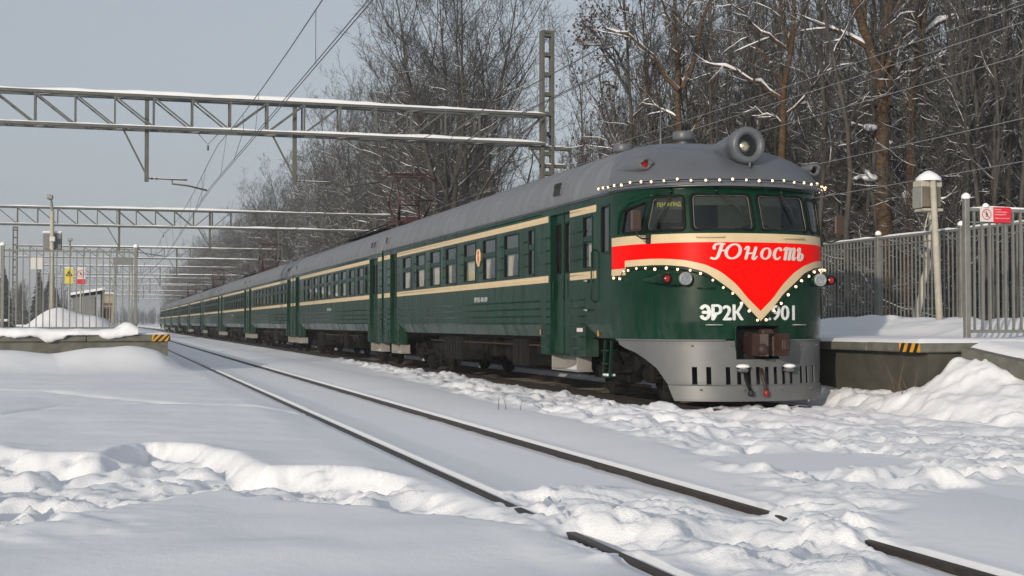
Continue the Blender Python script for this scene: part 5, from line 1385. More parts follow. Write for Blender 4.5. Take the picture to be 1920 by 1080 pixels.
def no_entry_pic(mb_ring, mb_man, cx, cz, r, fn):
    """barred circle with a walking figure"""
    pts = [fn(cx+r*math.cos(t), cz+r*math.sin(t)) for t in np.linspace(0, 2*math.pi, 29)]
    def ribbon(mb, P, w):
        for (a, b), (c, d) in zip(P[:-1], P[1:]):
            L = math.hypot(c-a, d-b); nx_, ny_ = -(d-b)/L*w/2, (c-a)/L*w/2
            mb.add([fn(a+nx_, b+ny_), fn(a-nx_, b-ny_), fn(c-nx_, d-ny_), fn(c+nx_, d+ny_)], [(0, 1, 2, 3)])
    ribbon(mb_ring, [(cx+r*math.cos(t), cz+r*math.sin(t)) for t in np.linspace(0, 2*math.pi, 29)], r*0.16)
    ribbon(mb_ring, [(cx-r*0.68, cz+r*0.68), (cx+r*0.68, cz-r*0.68)], r*0.14)
    ribbon(mb_man, [(cx-r*0.02, cz+r*0.28), (cx+r*0.05, cz-r*0.1)], r*0.24)
    ribbon(mb_man, [(cx+r*0.05, cz-r*0.1), (cx+r*0.30, cz-r*0.55)], r*0.13)
    ribbon(mb_man, [(cx+r*0.05, cz-r*0.1), (cx-r*0.22, cz-r*0.55)], r*0.13)
    ribbon(mb_man, [(cx, cz+r*0.25), (cx+r*0.32, cz+r*0.02)], r*0.10)
    ribbon(mb_man, [(cx, cz+r*0.25), (cx-r*0.28, cz+r*0.0)], r*0.10)
    mb_man.add([fn(cx-r*0.05+r*0.14*math.cos(t), cz+r*0.5+r*0.14*math.sin(t)) for t in np.linspace(0, 2*math.pi, 12, False)], [tuple(range(12))])
# red warning sign on the barrier
a = onY(1838, 387, 18.23); b = onY(1896, 417, 18.23)
sg_ = empty('warning_sign', (a[0], 18.23, b[2]), 'white and red no walking sign on the platform end barrier', 'sign'); W, H = b[0]-a[0], a[2]-b[2]
MB().bbox(0, W*0.42, 0, 0.012, 0, H, 0.003).build('white_panel', 'sign_white', sg_); MB().bbox(W*0.42, W, 0, 0.012, -0.008, H*0.985, 0.003).build('red_panel', 'sign_red', sg_)
r1, r2 = MB(), MB(); no_entry_pic(r1, r2, W*0.205, H*0.48, H*0.33, lambda x, z: (x, -0.003, z)); r1.build('barred_circle', 'sign_red', sg_); r2.build('figure', 'black', sg_)
tm = MB()
for t_, x0, x1, z0, z1 in (('Прыгать', .46, .68, .76, .88), ('с платформы', .46, .86, .60, .72), ('запрещено!', .46, .82, .43, .55), ('Опасно для жизни', .46, .95, .20, .30)):
    tv, tf = fit_text(t_, W*x0, W*x1, H*z0, H*z1, 0.01); tm.add([(x, -0.003, z) for x, z in tv], tf)
tm.build('lettering', 'sign_white', sg_)
cap(sg_, W*0.18, 0.006, H-0.003, 0.05, 0.06)
# concrete lamp post with a loudspeaker box
lb = onX(1763, 627, 15.6); lt = onX(1748, 338, 15.6); ly = lb[1]
lp = empty('lamp_post', (15.6, ly, 1.0), 'leaning pale concrete post carrying a snow-capped brown box on the platform', 'post')
lean = np.array([-0.045, 0, 1.0])
hgt = lt[2]-1.0
mb = MB(); mb.tube([(0, 0, 0), tuple(lean*hgt*0.5), tuple(lean*hgt)], [0.072, 0.066, 0.058], 8); mb.build('pole', 'post_concrete', lp)
t_ = lean*(hgt-0.30)
bx = MB(); bx.bbox(-0.22, 0.22, 0.06, 0.34, -0.25, 0.255, 0.015); bo = bx.build('speaker_box', 'box_brown', lp); bo.location = t_
MB().bbox(-0.238, -0.222, 0.04, 0.36, -0.265, 0.145, 0.005).build('frame', 'galv', bo)
fm = MB(); fm.bbox(-0.235, 0.235, 0.05, 0.35, 0.15, 0.27, 0.01); fm.bbox(-0.20, 0.24, 0.02, 0.36, -0.33, -0.275, 0.01); fm.build('frame', 'post_concrete', bo)
MB().lathe([(0.24, 0.0), (0.25, 0.05), (0.17, 0.13), (0.05, 0.20), (0, 0.21)], (0, 0.16, 0.27), 'z', 14).build('snow_cap', 'snow', bo)
# poles and signs on the left platform
def pole(name, px, yb, yt, Y, r, label, cat, m='galv', zb=0.99):
    p = onY(px, yt, Y); o = empty(name, (p[0], Y, zb), label, cat)
    MB().tube([(0, 0, 0), (0, 0, p[2]-zb)], [r, r*0.8], 8).build('pole', m, o); return o, p[2]-zb
o, h = pole('lamp_post', 98, 585, 395, 43.0, 0.075, 'lamp post with a camera and grey box rising from the snow heap', 'post', 'post_concrete', 1.6)
MB().tube([(0, 0, h-0.02), (-0.03, 0, h+0.25), (-0.06, -0.1, h+0.36)], [0.05, 0.04, 0.04], 8).build('lamp_arm', 'galv', o)
MB().bbox(-0.16, 0.03, -0.42, 0.0, h+0.33, h+0.46, 0.03).build('lamp_head', 'galv', o)
MB().bbox(-0.27, 0.28, 0.09, 0.4, 1.95, 2.45, 0.02).build('box', 'wall_grey', o); MB().bbox(-0.28, 0.29, 0.08, 0.41, 2.45, 2.52, 0.03).build('snow_cap', 'snow', o)
MB().bbox(-0.06, 0.10, -0.18, -0.06, h-0.95, h-0.8, 0.02).build('camera_box', 'sign_white', o)
o, h = pole('lamp_post', 131, 585, 452, 66.0, 0.06, 'thin lamp post behind the yellow warning triangle', 'post')
MB().bbox(-0.12, 0.12, -0.2, 0.1, h, h+0.13, 0.03).build('lamp_head', 'galv', o)
for px0, px1, kind in ((122, 137, 'y'), (143, 160, 'r')):
    a = onY(px0, 503, 65.5); b = onY(px1, 532, 65.5); W, H = b[0]-a[0], a[2]-b[2]
    s_ = empty('warning_sign', (a[0], 65.5, 1.0), 'yellow warning sign with a black triangle beyond the left fence' if kind == 'y' else 'white and red no walking sign beyond the left fence', 'sign')
    MB().tube([(W/2, 0.06, 0), (W/2, 0.06, a[2]-1.0)], 0.04, 8).build('pole', 'galv', s_)
    z0 = b[2]-1.0
    MB().bbox(0, W, 0, 0.015, z0+(H*0.3 if kind == 'r' else 0), z0+H, 0.003).build('panel', 'sign_yellow' if kind == 'y' else 'sign_white', s_)
    if kind == 'r':
        MB().bbox(0, W, 0, 0.015, z0, z0+H*0.3, 0.003).build('red_panel', 'sign_red', s_)
        r1, r2 = MB(), MB(); no_entry_pic(r1, r2, W/2, z0+H*0.65, W*0.38, lambda x, z: (x, -0.004, z)); r1.build('barred_circle', 'sign_red', s_); r2.build('figure', 'black', s_)
    else:
        tr = MB(); c3 = [(W/2+W*0.42*math.cos(R(90+120*k)), z0+H*0.62+W*0.42*math.sin(R(90+120*k))) for k in range(3)]
        for k in range(3): tr.bar((c3[k][0], -0.006, c3[k][1]), (c3[(k+1) % 3][0], -0.006, c3[(k+1) % 3][1]), 0.03)
        tr.bar((W/2, -0.006, z0+H*0.55), (W/2, -0.006, z0+H*0.75), 0.035); tr.build('triangle', 'black', s_)
    MB().bbox(-0.01, W+0.01, -0.01, 0.04, a[2]-1.0, a[2]-1.0+0.05, 0.015).build('snow_cap', 'snow', s_)
for px0, px1, y0_, y1_, Y, lb_ in ((57, 80, 480, 505, 80, 'white information board on a post beyond the left fence'), (212, 250, 482, 497, 80, 'low wide grey board on two posts beyond the left fence')):
    a = onY(px0, y0_, Y); b = onY(px1, y1_, Y)
    s_ = empty('notice_board', (a[0], Y, 0.99), lb_, 'sign'); W = b[0]-a[0]
    MB().bbox(0, W, 0, 0.06, b[2]-0.99, a[2]-0.99, 0.01).build('panel', 'sign_white' if px0 < 100 else 'wall_grey', s_)
    for x in ((W/2,) if px0 < 100 else (0.08, W-0.08)): MB().tube([(x, 0.1, 0), (x, 0.1, a[2]-0.99)], 0.04, 8).build('pole', 'galv', s_)
# shelter and kiosk on the left platform
a = onY(134, 545, 112); b = onY(183, 590, 112)
sh = empty('shelter', (a[0], 112, 0.99), 'grey platform shelter with a sloping snowy roof', 'shelter'); W = b[0]-a[0]; H = a[2]-0.99
MB().bbox(0.1, 0.2, 0, 7, 0, H-0.4, 0.02).build('wall', 'wall_grey', sh); MB().bbox(0.2, W*0.9, 0, 0.1, 0, H-0.35, 0.02).build('wall', 'wall_grey', sh); MB().bbox(0.2, W*0.9, 6.9, 7, 0, H-0.35, 0.02).build('wall', 'wall_grey', sh)
rm = MB(); rm.add([(-0.1, -0.3, H-0.5), (W+0.5, -0.3, H-0.05), (W+0.5, 7.3, H-0.05), (-0.1, 7.3, H-0.5), (-0.1, -0.3, H-0.38), (W+0.5, -0.3, H+0.07), (W+0.5, 7.3, H+0.07), (-0.1, 7.3, H-0.38)], [(3, 2, 1, 0), (4, 5, 6, 7), (0, 1, 5, 4), (1, 2, 6, 5), (2, 3, 7, 6), (3, 0, 4, 7)]); ro_ = rm.build('roof', 'under', sh)
rm = MB(); rm.add([(x, y, z+0.12+dz) for dz in (0.004, 0.2) for x, y, z in ((-0.1, -0.3, H-0.5), (W+0.5, -0.3, H-0.05), (W+0.5, 7.3, H-0.05), (-0.1, 7.3, H-0.5))], [(3, 2, 1, 0), (4, 5, 6, 7), (0, 1, 5, 4), (1, 2, 6, 5), (2, 3, 7, 6), (3, 0, 4, 7)]); rm.build('snow', 'snow', ro_)
for q in (1.5, 3.5, 5.5): MB().tube([(W+0.3, q, 0), (W+0.3, q, H-0.15)], 0.05, 8).build('column', 'galv', sh)
a = onY(188, 553, 150); b = onY(212, 606, 150); W = b[0]-a[0]; H = a[2]-0.99
kk = empty('kiosk', (a[0], 150, 0.99), 'small beige station kiosk with dark framed double door', 'kiosk')
MB().bbox(0, W, 0, 3.0, 0, H, 0.02).build('wall', 'wall_yellow', kk); MB().bbox(-0.1, W+0.1, -0.15, 3.1, H, H+0.12, 0.03).build('roof', 'galv', kk); MB().bbox(-0.1, W+0.1, -0.15, 3.1, H+0.12, H+0.28, 0.06).build('snow', 'snow', kk)
for k in (0, 1):
    d_ = MB().bbox(W*0.14+k*W*0.37, W*0.48+k*W*0.37, -0.03, -0.002, 0.05, H*0.62, 0.01).build('door', 'door_brown', kk)
    MB().box(W*0.2+k*W*0.37, W*0.42+k*W*0.37, -0.034, -0.031, H*0.25, H*0.55).build('pane', 'blackgloss', d_)
MB().bbox(W*0.1, W*0.9, -0.05, -0.002, H*0.66, H*0.74, 0.01).build('lintel', 'door_brown', kk)
# snowed-up car beside the left platform
ca = empty('parked_car', (-9.3, 130, 0), 'dark parked car under thick snow left of the platform', 'car')
cb = MB(); pr_ = [(-2.1, 0.35), (2.1, 0.35), (2.15, 0.7), (1.95, 0.9), (1.1, 0.98), (0.55, 1.42), (-1.0, 1.45), (-1.7, 1.0), (-2.1, 0.9)]
cb.prism(pr_, lambda p: (p[0]*1.0, -0.82, p[1]), lambda p: (p[0], 0.82, p[1])); cb.build('body', 'blackgloss', ca)
cw = MB(); cw.lathe([(0, -0.1), (0.2, -0.1), (0.32, -0.09), (0.32, 0.09), (0, 0.1)], (0, 0, 0), 'y', 16); wo_ = cw.build('wheel', 'rubber', ca); wo_.location = (-1.3, -0.78, 0.32)
for x, y in ((1.3, -0.78), (-1.3, 0.78), (1.3, 0.78)): inst(wo_, ca, (x, y, 0.32))
for x0, x1, z in ((-0.95, 0.5, 1.45), (1.15, 2.05, 0.95), (-2.05, -1.65, 0.98)): MB().bbox(x0, x1, -0.8, 0.8, z, z+0.22, 0.09).build('snow', 'snow', ca)
# dry stalks by the wall and between the tracks
def stalks(pts, label):
    g = empty('dry_stalks', pts[0][0], label, 'plant')
    o = np.array(pts[0][0]); mb = MB()
    for p, h, dx in pts:
        q = np.array(p)-o; mb.tube([q, q+np.array([dx*0.4, 0, h*0.6]), q+np.array([dx, 0.02, h])], [0.006, 0.005, 0.002], 4)
    mb.build('stem', 'grass', g)
p0 = onZ(934, 768, 0.05)
stalks([((p0[0], p0[1], 0.0), 0.28, 0.02), ((p0[0]+0.12, p0[1], 0.0), 0.22, -0.03), ((p0[0]+0.3, p0[1]-0.1, 0.0), 0.16, 0.03)], 'two thin dry stalks poking out of the snow between the tracks')
rn = random.Random(4); b_ = []
for k in range(9): b_.append(((11.55+rn.uniform(-.12, .08), 17.75+rn.uniform(-.3, .3), 0.0), rn.uniform(0.25, 0.8), rn.uniform(-0.3, 0.25)))
stalks(b_, 'tuft of bent dry stalks against the dark platform wall')

# ================================================================ TREES
def norm(v): return v/(np.linalg.norm(v, axis=-1, keepdims=True)+1e-9)
def tubes(Pt, Rd, k):
    """batch of tapered tubes: Pt (B,n,3), Rd (B,n)"""
    B, n = Pt.shape[:2]
    T = norm(np.gradient(Pt, axis=1)); ref = np.where(np.abs(T[:, :1, 2:3]) > 0.9, np.array([1.0, 0, 0]), np.array([0, 0, 1.0]))
    X = norm(np.cross(T, np.broadcast_to(ref, T.shape))); Yv = np.cross(X, T)
    a = 2*np.pi*(np.arange(k)/k)+ (math.pi/2 if k == 3 else 0)
    V = Pt[:, :, None]+Rd[:, :, None, None]*(X[:, :, None]*np.cos(a)[:, None]+Yv[:, :, None]*np.sin(a)[:, None])
    base = (np.arange(B)*n*k)[:, None, None]+(np.arange(n-1)*k)[None, :, None]
    j = np.arange(k)[None, None]; j2 = (j+1) % k
    Q = np.stack([base+j, base+j2, base+k+j2, base+k+j], -1).reshape(-1, 4)
    return V.reshape(-1, 3), Q
def kids(rng, Pt, Rd, m, t0, t1, ang, lf, rf, n, wander, up, len_taper=0.55, minr=0.003, jit=0.25):
    """m children per parent branch"""
    B, N = Pt.shape[:2]
    L = np.linalg.norm(np.diff(Pt, axis=1), axis=2).sum(1)
    t = t0+(t1-t0)*(np.arange(m)[None]+rng.random((B, m)))/m
    f = t*(N-1); i = np.clip(f.astype(int), 0, N-2); fr = (f-i)[..., None]
    bi = np.arange(B)[:, None]
    P0 = Pt[bi, i]*(1-fr)+Pt[bi, i+1]*fr; D = norm(Pt[bi, i+1]-Pt[bi, i]); r0 = Rd[bi, i]*(1-fr[..., 0])+Rd[bi, i+1]*fr[..., 0]
    az = (np.arange(m)[None]*2.399+rng.random((B, 1))*6.28+rng.normal(0, 0.5, (B, m)))
    ref = np.where(np.abs(D[..., 2:3]) > 0.9, np.array([1.0, 0, 0]), np.array([0, 0, 1.0]))
    X = norm(np.cross(D, ref)); Y = np.cross(X, D)
    an = np.radians(ang+rng.normal(0, ang*jit, (B, m)))[..., None]
    d = D*np.cos(an)+(X*np.cos(az)[..., None]+Y*np.sin(az)[..., None])*np.sin(an)
    ln = L[:, None]*lf*(1-len_taper*(t-t0)/(t1-t0+1e-6))*(0.7+0.6*rng.random((B, m)))
    C = B*m; d = norm(d.reshape(C, 3)); p = P0.reshape(C, 3); ln = ln.reshape(C)
    out = np.zeros((C, n, 3)); out[:, 0] = p
    for k in range(1, n):
        d = norm(d+rng.normal(0, wander, (C, 3))+np.array([0, 0, up])); p = p+d*(ln/(n-1))[:, None]; out[:, k] = p
    r = np.maximum(np.minimum(r0.reshape(C)*rf, ln*0.035), minr)
    R_ = r[:, None]*(1-0.75*np.linspace(0, 1, n))[None]; R_ = np.maximum(R_, minr*0.7)
    return out, R_
def polyline(pts, n):
    P = np.array(pts, float); L = np.concatenate([[0], np.cumsum(np.linalg.norm(np.diff(P, axis=0), axis=1))]); t = np.linspace(0, L[-1], n)
    return np.stack([np.interp(t, L, P[:, k]) for k in range(3)], 1)
class TreeMesh:
    def __init__(s): s.tr = [[], []]; s.tw = [[], []]; s.sn = [[], []]
    def add(s, w, P, Rr, k):
        V, Q = tubes(P, Rr, k); t = getattr(s, w); o = sum(len(v) for v in t[0]); t[0].append(V); t[1].append(Q+o)
    def snow(s, P, Rr, amt=1.0, k=6):
        T = norm(np.gradient(P, axis=1)); hz = np.clip(1.25-1.35*np.abs(T[..., 2]), 0, 1); keep = hz.mean(1) > 0.35
        if not keep.any(): return
        P = P[keep]; Rr = Rr[keep]; hz = hz[keep]
        hz = hz*(0.55+0.6*np.abs(np.sin(np.arange(P.shape[1])[None]*2.1+np.arange(P.shape[0])[:, None]*1.7)))
        r2 = (Rr*0.70+0.006)*np.clip(hz, 0.02, 1)*amt; r2[:, 0] *= 0.3; r2[:, -1] *= 0.2
        s.add('sn', P+np.array([0, 0, 1.0])*(Rr*0.55+r2*0.5)[..., None], r2, k)
    def objs(s, root, trunk_mat):
        for w, nm, m, sm in (('tr', 'trunk', trunk_mat, True), ('tw', 'crown', 'twig', False), ('sn', 'snow', 'snow', True)):
            t = getattr(s, w)
            if t[0]:
                q_ = np_mesh(nm, np.concatenate(t[0]), np.concatenate(t[1]), m, root, sm)
                if w == 'sn': q_['kind'] = 'stuff'
def build_tree(seed, stems, root, trunk_mat='bark', limbs=11, l1=0.34, ang1=42, m2=7, m3=6, m4=4, t0=0.35, snow=1.0, up=0.06, extra=None, l4=True, leaf=0, minr=0.0055, lt=0.6, l2=0.46):
    """stems: list of (points, r_base, r_top)"""
    rng = np.random.default_rng(seed); tm = TreeMesh()
    S = np.array([polyline(p, 14) for p, _, _ in stems]); S[:, 1:-1] += rng.normal(0, 0.05, S[:, 1:-1].shape)
    SR = np.array([a+(b-a)*np.linspace(0, 1, 14)**0.8 for _, a, b in stems])
    SR[:, 0] *= 1.25
    tm.add('tr', S, SR, 9)
    A, AR = kids(rng, S, SR, limbs, t0, 0.99, ang1, l1, 0.6, 8, 0.13, up, lt, 0.014)
    if extra is not None:
        E_ = np.array([polyline(p, 8) for p, _ in extra]); E_[:, 1:-1] += rng.normal(0, 0.06, E_[:, 1:-1].shape); ER = np.array([r*(1-0.7*np.linspace(0, 1, 8)) for _, r in extra]); A = np.concatenate([A, E_]); AR = np.concatenate([AR, ER])
    tm.add('tr', A, AR, 6); tm.snow(A, AR, snow*1.15)
    B, BR = kids(rng, A, AR, m2, 0.15, 0.98, 45, l2, 0.62, 6, 0.16, up, 0.45, 0.009)
    tm.add('tw', B, BR, 4); tm.snow(B, BR, snow, 4)
    C, CR = kids(rng, B, BR, m3, 0.12, 0.98, 42, 0.5, 0.62, 5, 0.17, up*0.8, 0.4, minr)
    tm.add('tw', C, CR, 3)
    if l4:
        D, DR = kids(rng, C, CR, m4, 0.15, 0.97, 40, 0.5, 0.65, 3, 0.15, up*0.6, 0.4, minr*0.75)
        tm.add('tw', D, DR, 3)
    tm.objs(root, trunk_mat)
    if leaf:
        src = D if l4 else C; pick = rng.choice(len(src), leaf); p = src[pick, -1]+rng.normal(0, 0.06, (leaf, 3)); a = rng.normal(0, 1, (leaf, 3)); a = norm(a); b = norm(np.cross(a, rng.normal(0, 1, (leaf, 3))))
        sz = rng.uniform(0.035, 0.08, (leaf, 1)); V = np.stack([p-a*sz, p+b*sz*0.6, p+a*sz, p-b*sz*0.6+np.array([0, 0, -0.02])], 1).reshape(-1, 3); np_mesh('dry_leaves', V, np.arange(leaf*4).reshape(-1, 4), 'leaf', root)
    return tm
def stem(h, lean=(0, 0), r0=0.16, r1=0.02, base=(0, 0), bend=0.3, rn=None):
    rn = rn or random; b = np.array([base[0], base[1], -0.3]); pts = [b]
    for k in range(1, 6):
        t = k/5; pts.append(np.array([base[0]+lean[0]*t**1.2*h+rn.uniform(-bend, bend)*t, base[1]+lean[1]*t**1.2*h+rn.uniform(-bend, bend)*t, h*t]))
    return (pts, r0, r1)
protos = {}
def proto(key, label, cat, **kw):
    root = empty(kw.pop('name', 'bare_tree'), (0, 0, 0), label, cat); build_tree(root=root, **kw); protos[key] = root; return root
rp = random.Random(11)
proto('multi', 'wide bare tree with many stems, its crown fanning over the train', 'tree', seed=1, stems=[stem(19, (dx, dy), r, 0.02, (bx_, by_), 0.5, rp) for dx, dy, r, bx_, by_ in ((-0.16, 0.05, 0.24, -0.5, 0), (-0.05, -0.1, 0.26, -0.1, 0.2), (0.03, 0.08, 0.28, 0.4, 0), (0.12, -0.04, 0.26, 0.8, 0.3), (0.02, 0.14, 0.22, 0.1, 0.7))], limbs=14, l1=0.35, ang1=48, m2=7, m3=6, m4=5, t0=0.22, up=0.15, snow=0.8, minr=0.011, lt=0.25, l2=0.5)
for k in range(3):
    proto('slim%d' % k, 'tall slim bare tree in the snowy wood behind the fence', 'tree', seed=10+k, stems=[stem(rp.uniform(16, 19), (rp.uniform(-.05, .05), rp.uniform(-.05, .05)), 0.17, 0.015, (0, 0), 0.5, rp)], limbs=24, l1=0.25, ang1=46, m2=7, m3=6, m4=5, t0=0.12, up=0.10, snow=0.65, minr=0.008)
proto('twin0', 'bare tree with two stems in the snowy wood behind the fence', 'tree', seed=21, stems=[stem(17, (0.08, 0.02), 0.19, 0.02, (0, 0), 0.5, rp), stem(15, (-0.1, 0.04), 0.17, 0.02, (-0.15, 0), 0.5, rp)], limbs=16, l1=0.30, ang1=45, m2=7, m3=6, m4=5, t0=0.15, up=0.11, minr=0.009)
proto('bushy0', 'bare tree with a broad twiggy crown at the forest edge', 'tree', seed=31, stems=[stem(14.5, (0.02*k, 0.1*(k-1)), 0.17, 0.02, (0.2*k, 0), 0.4, rp) for k in range(3)], limbs=13, l1=0.40, ang1=46, m2=7, m3=6, m4=5, t0=0.10, up=0.10, minr=0.012)
for k in range(3):
    proto('sap%d' % k, 'thicket sapling with snow on its twigs behind the fence', 'sapling', name='sapling', seed=41+k, stems=[stem(rp.uniform(5, 8), (rp.uniform(-.22, .22), rp.uniform(-.22, .22)), 0.045, 0.008, (rp.uniform(-.3, .3), rp.uniform(-.3, .3)), 0.5, rp) for q in range(4)], limbs=10, l1=0.38, ang1=50, m2=7, m3=5, m4=3, t0=0.05, up=0.07, snow=0.55, minr=0.007)
for k in range(2):
    proto('pole%d' % k, 'thin straight young tree in the wood behind the fence', 'tree', seed=61+k, stems=[stem(rp.uniform(11, 14), (rp.uniform(-.08, .08), rp.uniform(-.08, .08)), 0.075, 0.012, (rp.uniform(-1.2, 1.2), rp.uniform(-1.2, 1.2)), 0.6, rp) for q in range(3)], limbs=12, l1=0.16, ang1=38, m2=5, m3=4, m4=3, t0=0.3, up=0.14, snow=0.5, minr=0.007)
index_kids()
for r_ in protos.values():
    for c in KIDS[r_.name]:
        c.hide_render = False
used = set()
def plant(key, x, y, rot=None, sc=1.0, label=None, group=None, z=None):
    az = math.degrees(math.atan2(x, y))
    if 16.4 < az < 19.9 and y < 200 and label:      # the glade behind the tall mast: only low growth
        if not key.startswith('sap'): key = 'sap1'; sc = min(sc, 0.9); label, group = 'snow-dusted sapling at the foot of the forest edge', 'saplings along the forest edge'
    src = protos[key]
    if key not in used: used.add(key); o = src
    else: o = copy_tree(src)
    if z is None: z = float(ground_h(np.array([[x]]), np.array([[y]]))[0, 0])
    o.location = (x, y, z); o.rotation_euler = (0, 0, rp.uniform(0, 6.28) if rot is None else rot); o.scale = (sc, sc, sc*rp.uniform(0.93, 1.08))
    if label: o['label'] = label
    if group: o['group'] = group
    return o
plant('multi', 19.0, 73, 0.3, 1.08, z=0.6)
plant('multi', 22.5, 86, 2.1, 0.88, 'wide bare tree with many stems just behind the one fanning over the train', z=0.6)
plant('bushy0', 21.0, 66, 1.0, 1.0, 'low bushy bare tree beside the many-stemmed tree beyond the mast', z=0.6)
# edge of the wood along the line, far down to the horizon
G1 = 'bare trees along the forest edge'
edge_label = 'bare winter tree in the row along the forest edge beyond the train'
y = 88.0
while y < 520:
    k = rp.choice(['bushy0', 'twin0', 'bushy0', 'slim1', 'multi'])
    plant(k, 20.0+rp.uniform(0, 4), y, None, (rp.uniform(0.95, 1.15) if k != 'multi' else rp.uniform(0.72, 0.85))*(1.18 if y < 170 else 1.0), edge_label, G1); y += rp.uniform(3.0, 5.5)*(1+y/350)
y = 60.0
while y < 420:
    plant(rp.choice(['slim0', 'slim1', 'slim2', 'twin0']), 25+rp.uniform(0, 8), y, None, rp.uniform(0.8, 1.0), 'bare winter tree standing a little behind the forest edge row', 'bare trees behind the forest edge'); y += rp.uniform(3.5, 6.0)*(1+y/250)
# the wood behind the fence
G2 = 'slim trees of the wood behind the fence'
for k in range(62):
    x = 19+abs(rp.gauss(0, 1))*16+rp.uniform(0, 4); x = min(x, 62); lo = x/math.tan(R(39)); hi = max(lo+18, x/math.tan(R(17)))
    y = rp.uniform(lo, min(hi, 75))
    if x < 22.5 and 24 < y < 45: x += 6
    key = rp.choice(['slim0', 'slim1', 'slim2', 'twin0'])
    plant(key, x, y, None, rp.uniform(0.75, 1.15), 'slim bare tree among many in the snowy wood behind the fence', G2)
for k in range(46):
    x = 18.5+abs(rp.gauss(0, 1))*11; lo = x/math.tan(R(39)); hi = x/math.tan(R(20)); y = rp.uniform(lo, hi)
    plant(rp.choice(['pole0', 'pole1']), x, y, None, rp.uniform(0.8, 1.25), 'thin straight young trees growing in a clump behind the picket fence', 'clumps of young trees behind the fence')
for k in range(62):
    x = 17.6+abs(rp.gauss(0, 1))*6; lo = x/math.tan(R(39)); hi = x/math.tan(R(19)); y = rp.uniform(lo, hi)
    plant(rp.choice(['sap0', 'sap1', 'sap2']), x, y, None, rp.uniform(0.55, 1.0), 'snow-dusted thicket sapling behind the picket fence', 'saplings of the thicket behind the fence')
for k in range(40):
    plant(rp.choice(['sap0', 'sap1', 'sap2']), 18.5+rp.uniform(0, 4), rp.uniform(48, 180), None, rp.uniform(0.7, 1.1), 'snow-dusted sapling at the foot of the forest edge', 'saplings along the forest edge')

# trees one can tell apart near the fence; their limbs traced on the plane each stands in
def traced(Y, label, stems, extra, seed, **kw):
    b = onY(*stems[0][0][0], Y); zg = 0.55
    root = empty('bare_tree', (b[0], Y, zg), label, 'tree'); o = np.array([b[0], Y, zg])
    rn = random.Random(seed)
    def cv(pts, j=0.0):
        out = []
        for i, (x, y_) in enumerate(pts): p = onY(x, y_, Y)-o; p[1] += j*i; out.append(p)
        return out
    ST = []
    for pts, r0, r1 in stems:
        c = cv(pts, rn.uniform(-0.15, 0.15))
        if pts[0][1] > 380: c[0][2] = -0.3
        ST.append((c, r0, r1))
    EX = [(cv(p, rn.uniform(-0.5, 0.5)), r) for p, r in extra]
    build_tree(seed=seed, stems=ST, root=root, extra=EX or None, **kw); return root
# clods of snow caught in forks and on stubs
def clods(Y, root, spots):
    for k, (x, y, w, h) in enumerate(spots):
        p = onY(x, y, Y)-np.array(root.location); rn = random.Random(int(x*7+y)); G = np.zeros((7, 10, 3))
        for i in range(7):
            t = math.pi*i/6
            for j in range(10):
                f = 2*math.pi*j/10; q = 1+0.22*math.sin(2*f+k)+rn.uniform(-0.12, 0.12)
                G[i, j] = (p[0]+w*math.sin(t)*math.cos(f)*q, p[1]-0.12+w*0.8*math.sin(t)*math.sin(f)*q, p[2]+h*math.cos(t)*q)
        MB().grid(G, True, close=True).build('snow_clod', 'snow', root)
tr_ = traced(31, 'thick forked reddish trunk with snow in its fork behind the lamp post', [([(1657, 500), (1656, 400), (1652, 300), (1655, 190), (1640, 150), (1612, 90), (1592, 20), (1570, -90), (1540, -260)], 0.31, 0.04), ([(1655, 200), (1664, 120), (1672, 20), (1676, -100), (1690, -300)], 0.21, 0.04)],
       [([(1645, 165), (1632, 90), (1622, 50), (1640, 0), (1660, -60)], 0.07), ([(1662, 75), (1690, 30), (1740, -10), (1800, -40)], 0.09), ([(1640, 335), (1612, 330)], 0.06), ([(1645, 245), (1617, 232)], 0.06)], 71, trunk_mat='bark_orange', limbs=9, l1=0.16, t0=0.5, m2=6, m3=6, m4=4, snow=1.6)
clods(31, tr_, [(1650, 166, 0.15, 0.30), (1628, 240, 0.19, 0.08), (1628, 334, 0.19, 0.08), (1653, 350, 0.12, 0.05), (1664, 268, 0.07, 0.05)])
tr_ = traced(31.6, 'second thick reddish trunk beside the forked one, its long branches loaded with snow', [([(1694, 500), (1698, 380), (1702, 250), (1704, 130), (1708, 30), (1716, -80), (1730, -280)], 0.235, 0.04)],
       [([(1704, 88), (1735, 62), (1775, 42), (1830, 28), (1880, 5)], 0.10), ([(1706, 120), (1735, 104), (1770, 97), (1812, 100), (1840, 118)], 0.075)], 72, trunk_mat='bark_orange', limbs=9, l1=0.17, t0=0.5, m2=6, m3=6, m4=4, snow=1.7)
clods(31.6, tr_, [(1696, 366, 0.17, 0.12), (1706, 216, 0.08, 0.10), (1699, 160, 0.07, 0.05), (1708, 305, 0.06, 0.05)])
tr_ = traced(35, 'slender orange trunk with one long snow-laden branch above the headlight', [([(1468, 480), (1467, 290), (1472, 150), (1481, 10), (1490, -120), (1500, -250)], 0.19, 0.03)],
       [([(1467, 186), (1430, 160), (1385, 140), (1345, 124), (1316, 116)], 0.075), ([(1474, 90), (1430, 60), (1400, 30), (1370, -10)], 0.06), ([(1468, 230), (1440, 210), (1410, 205)], 0.035)], 73, trunk_mat='bark_orange', limbs=10, l1=0.18, t0=0.45, m2=6, m3=6, m4=4, snow=1.6)
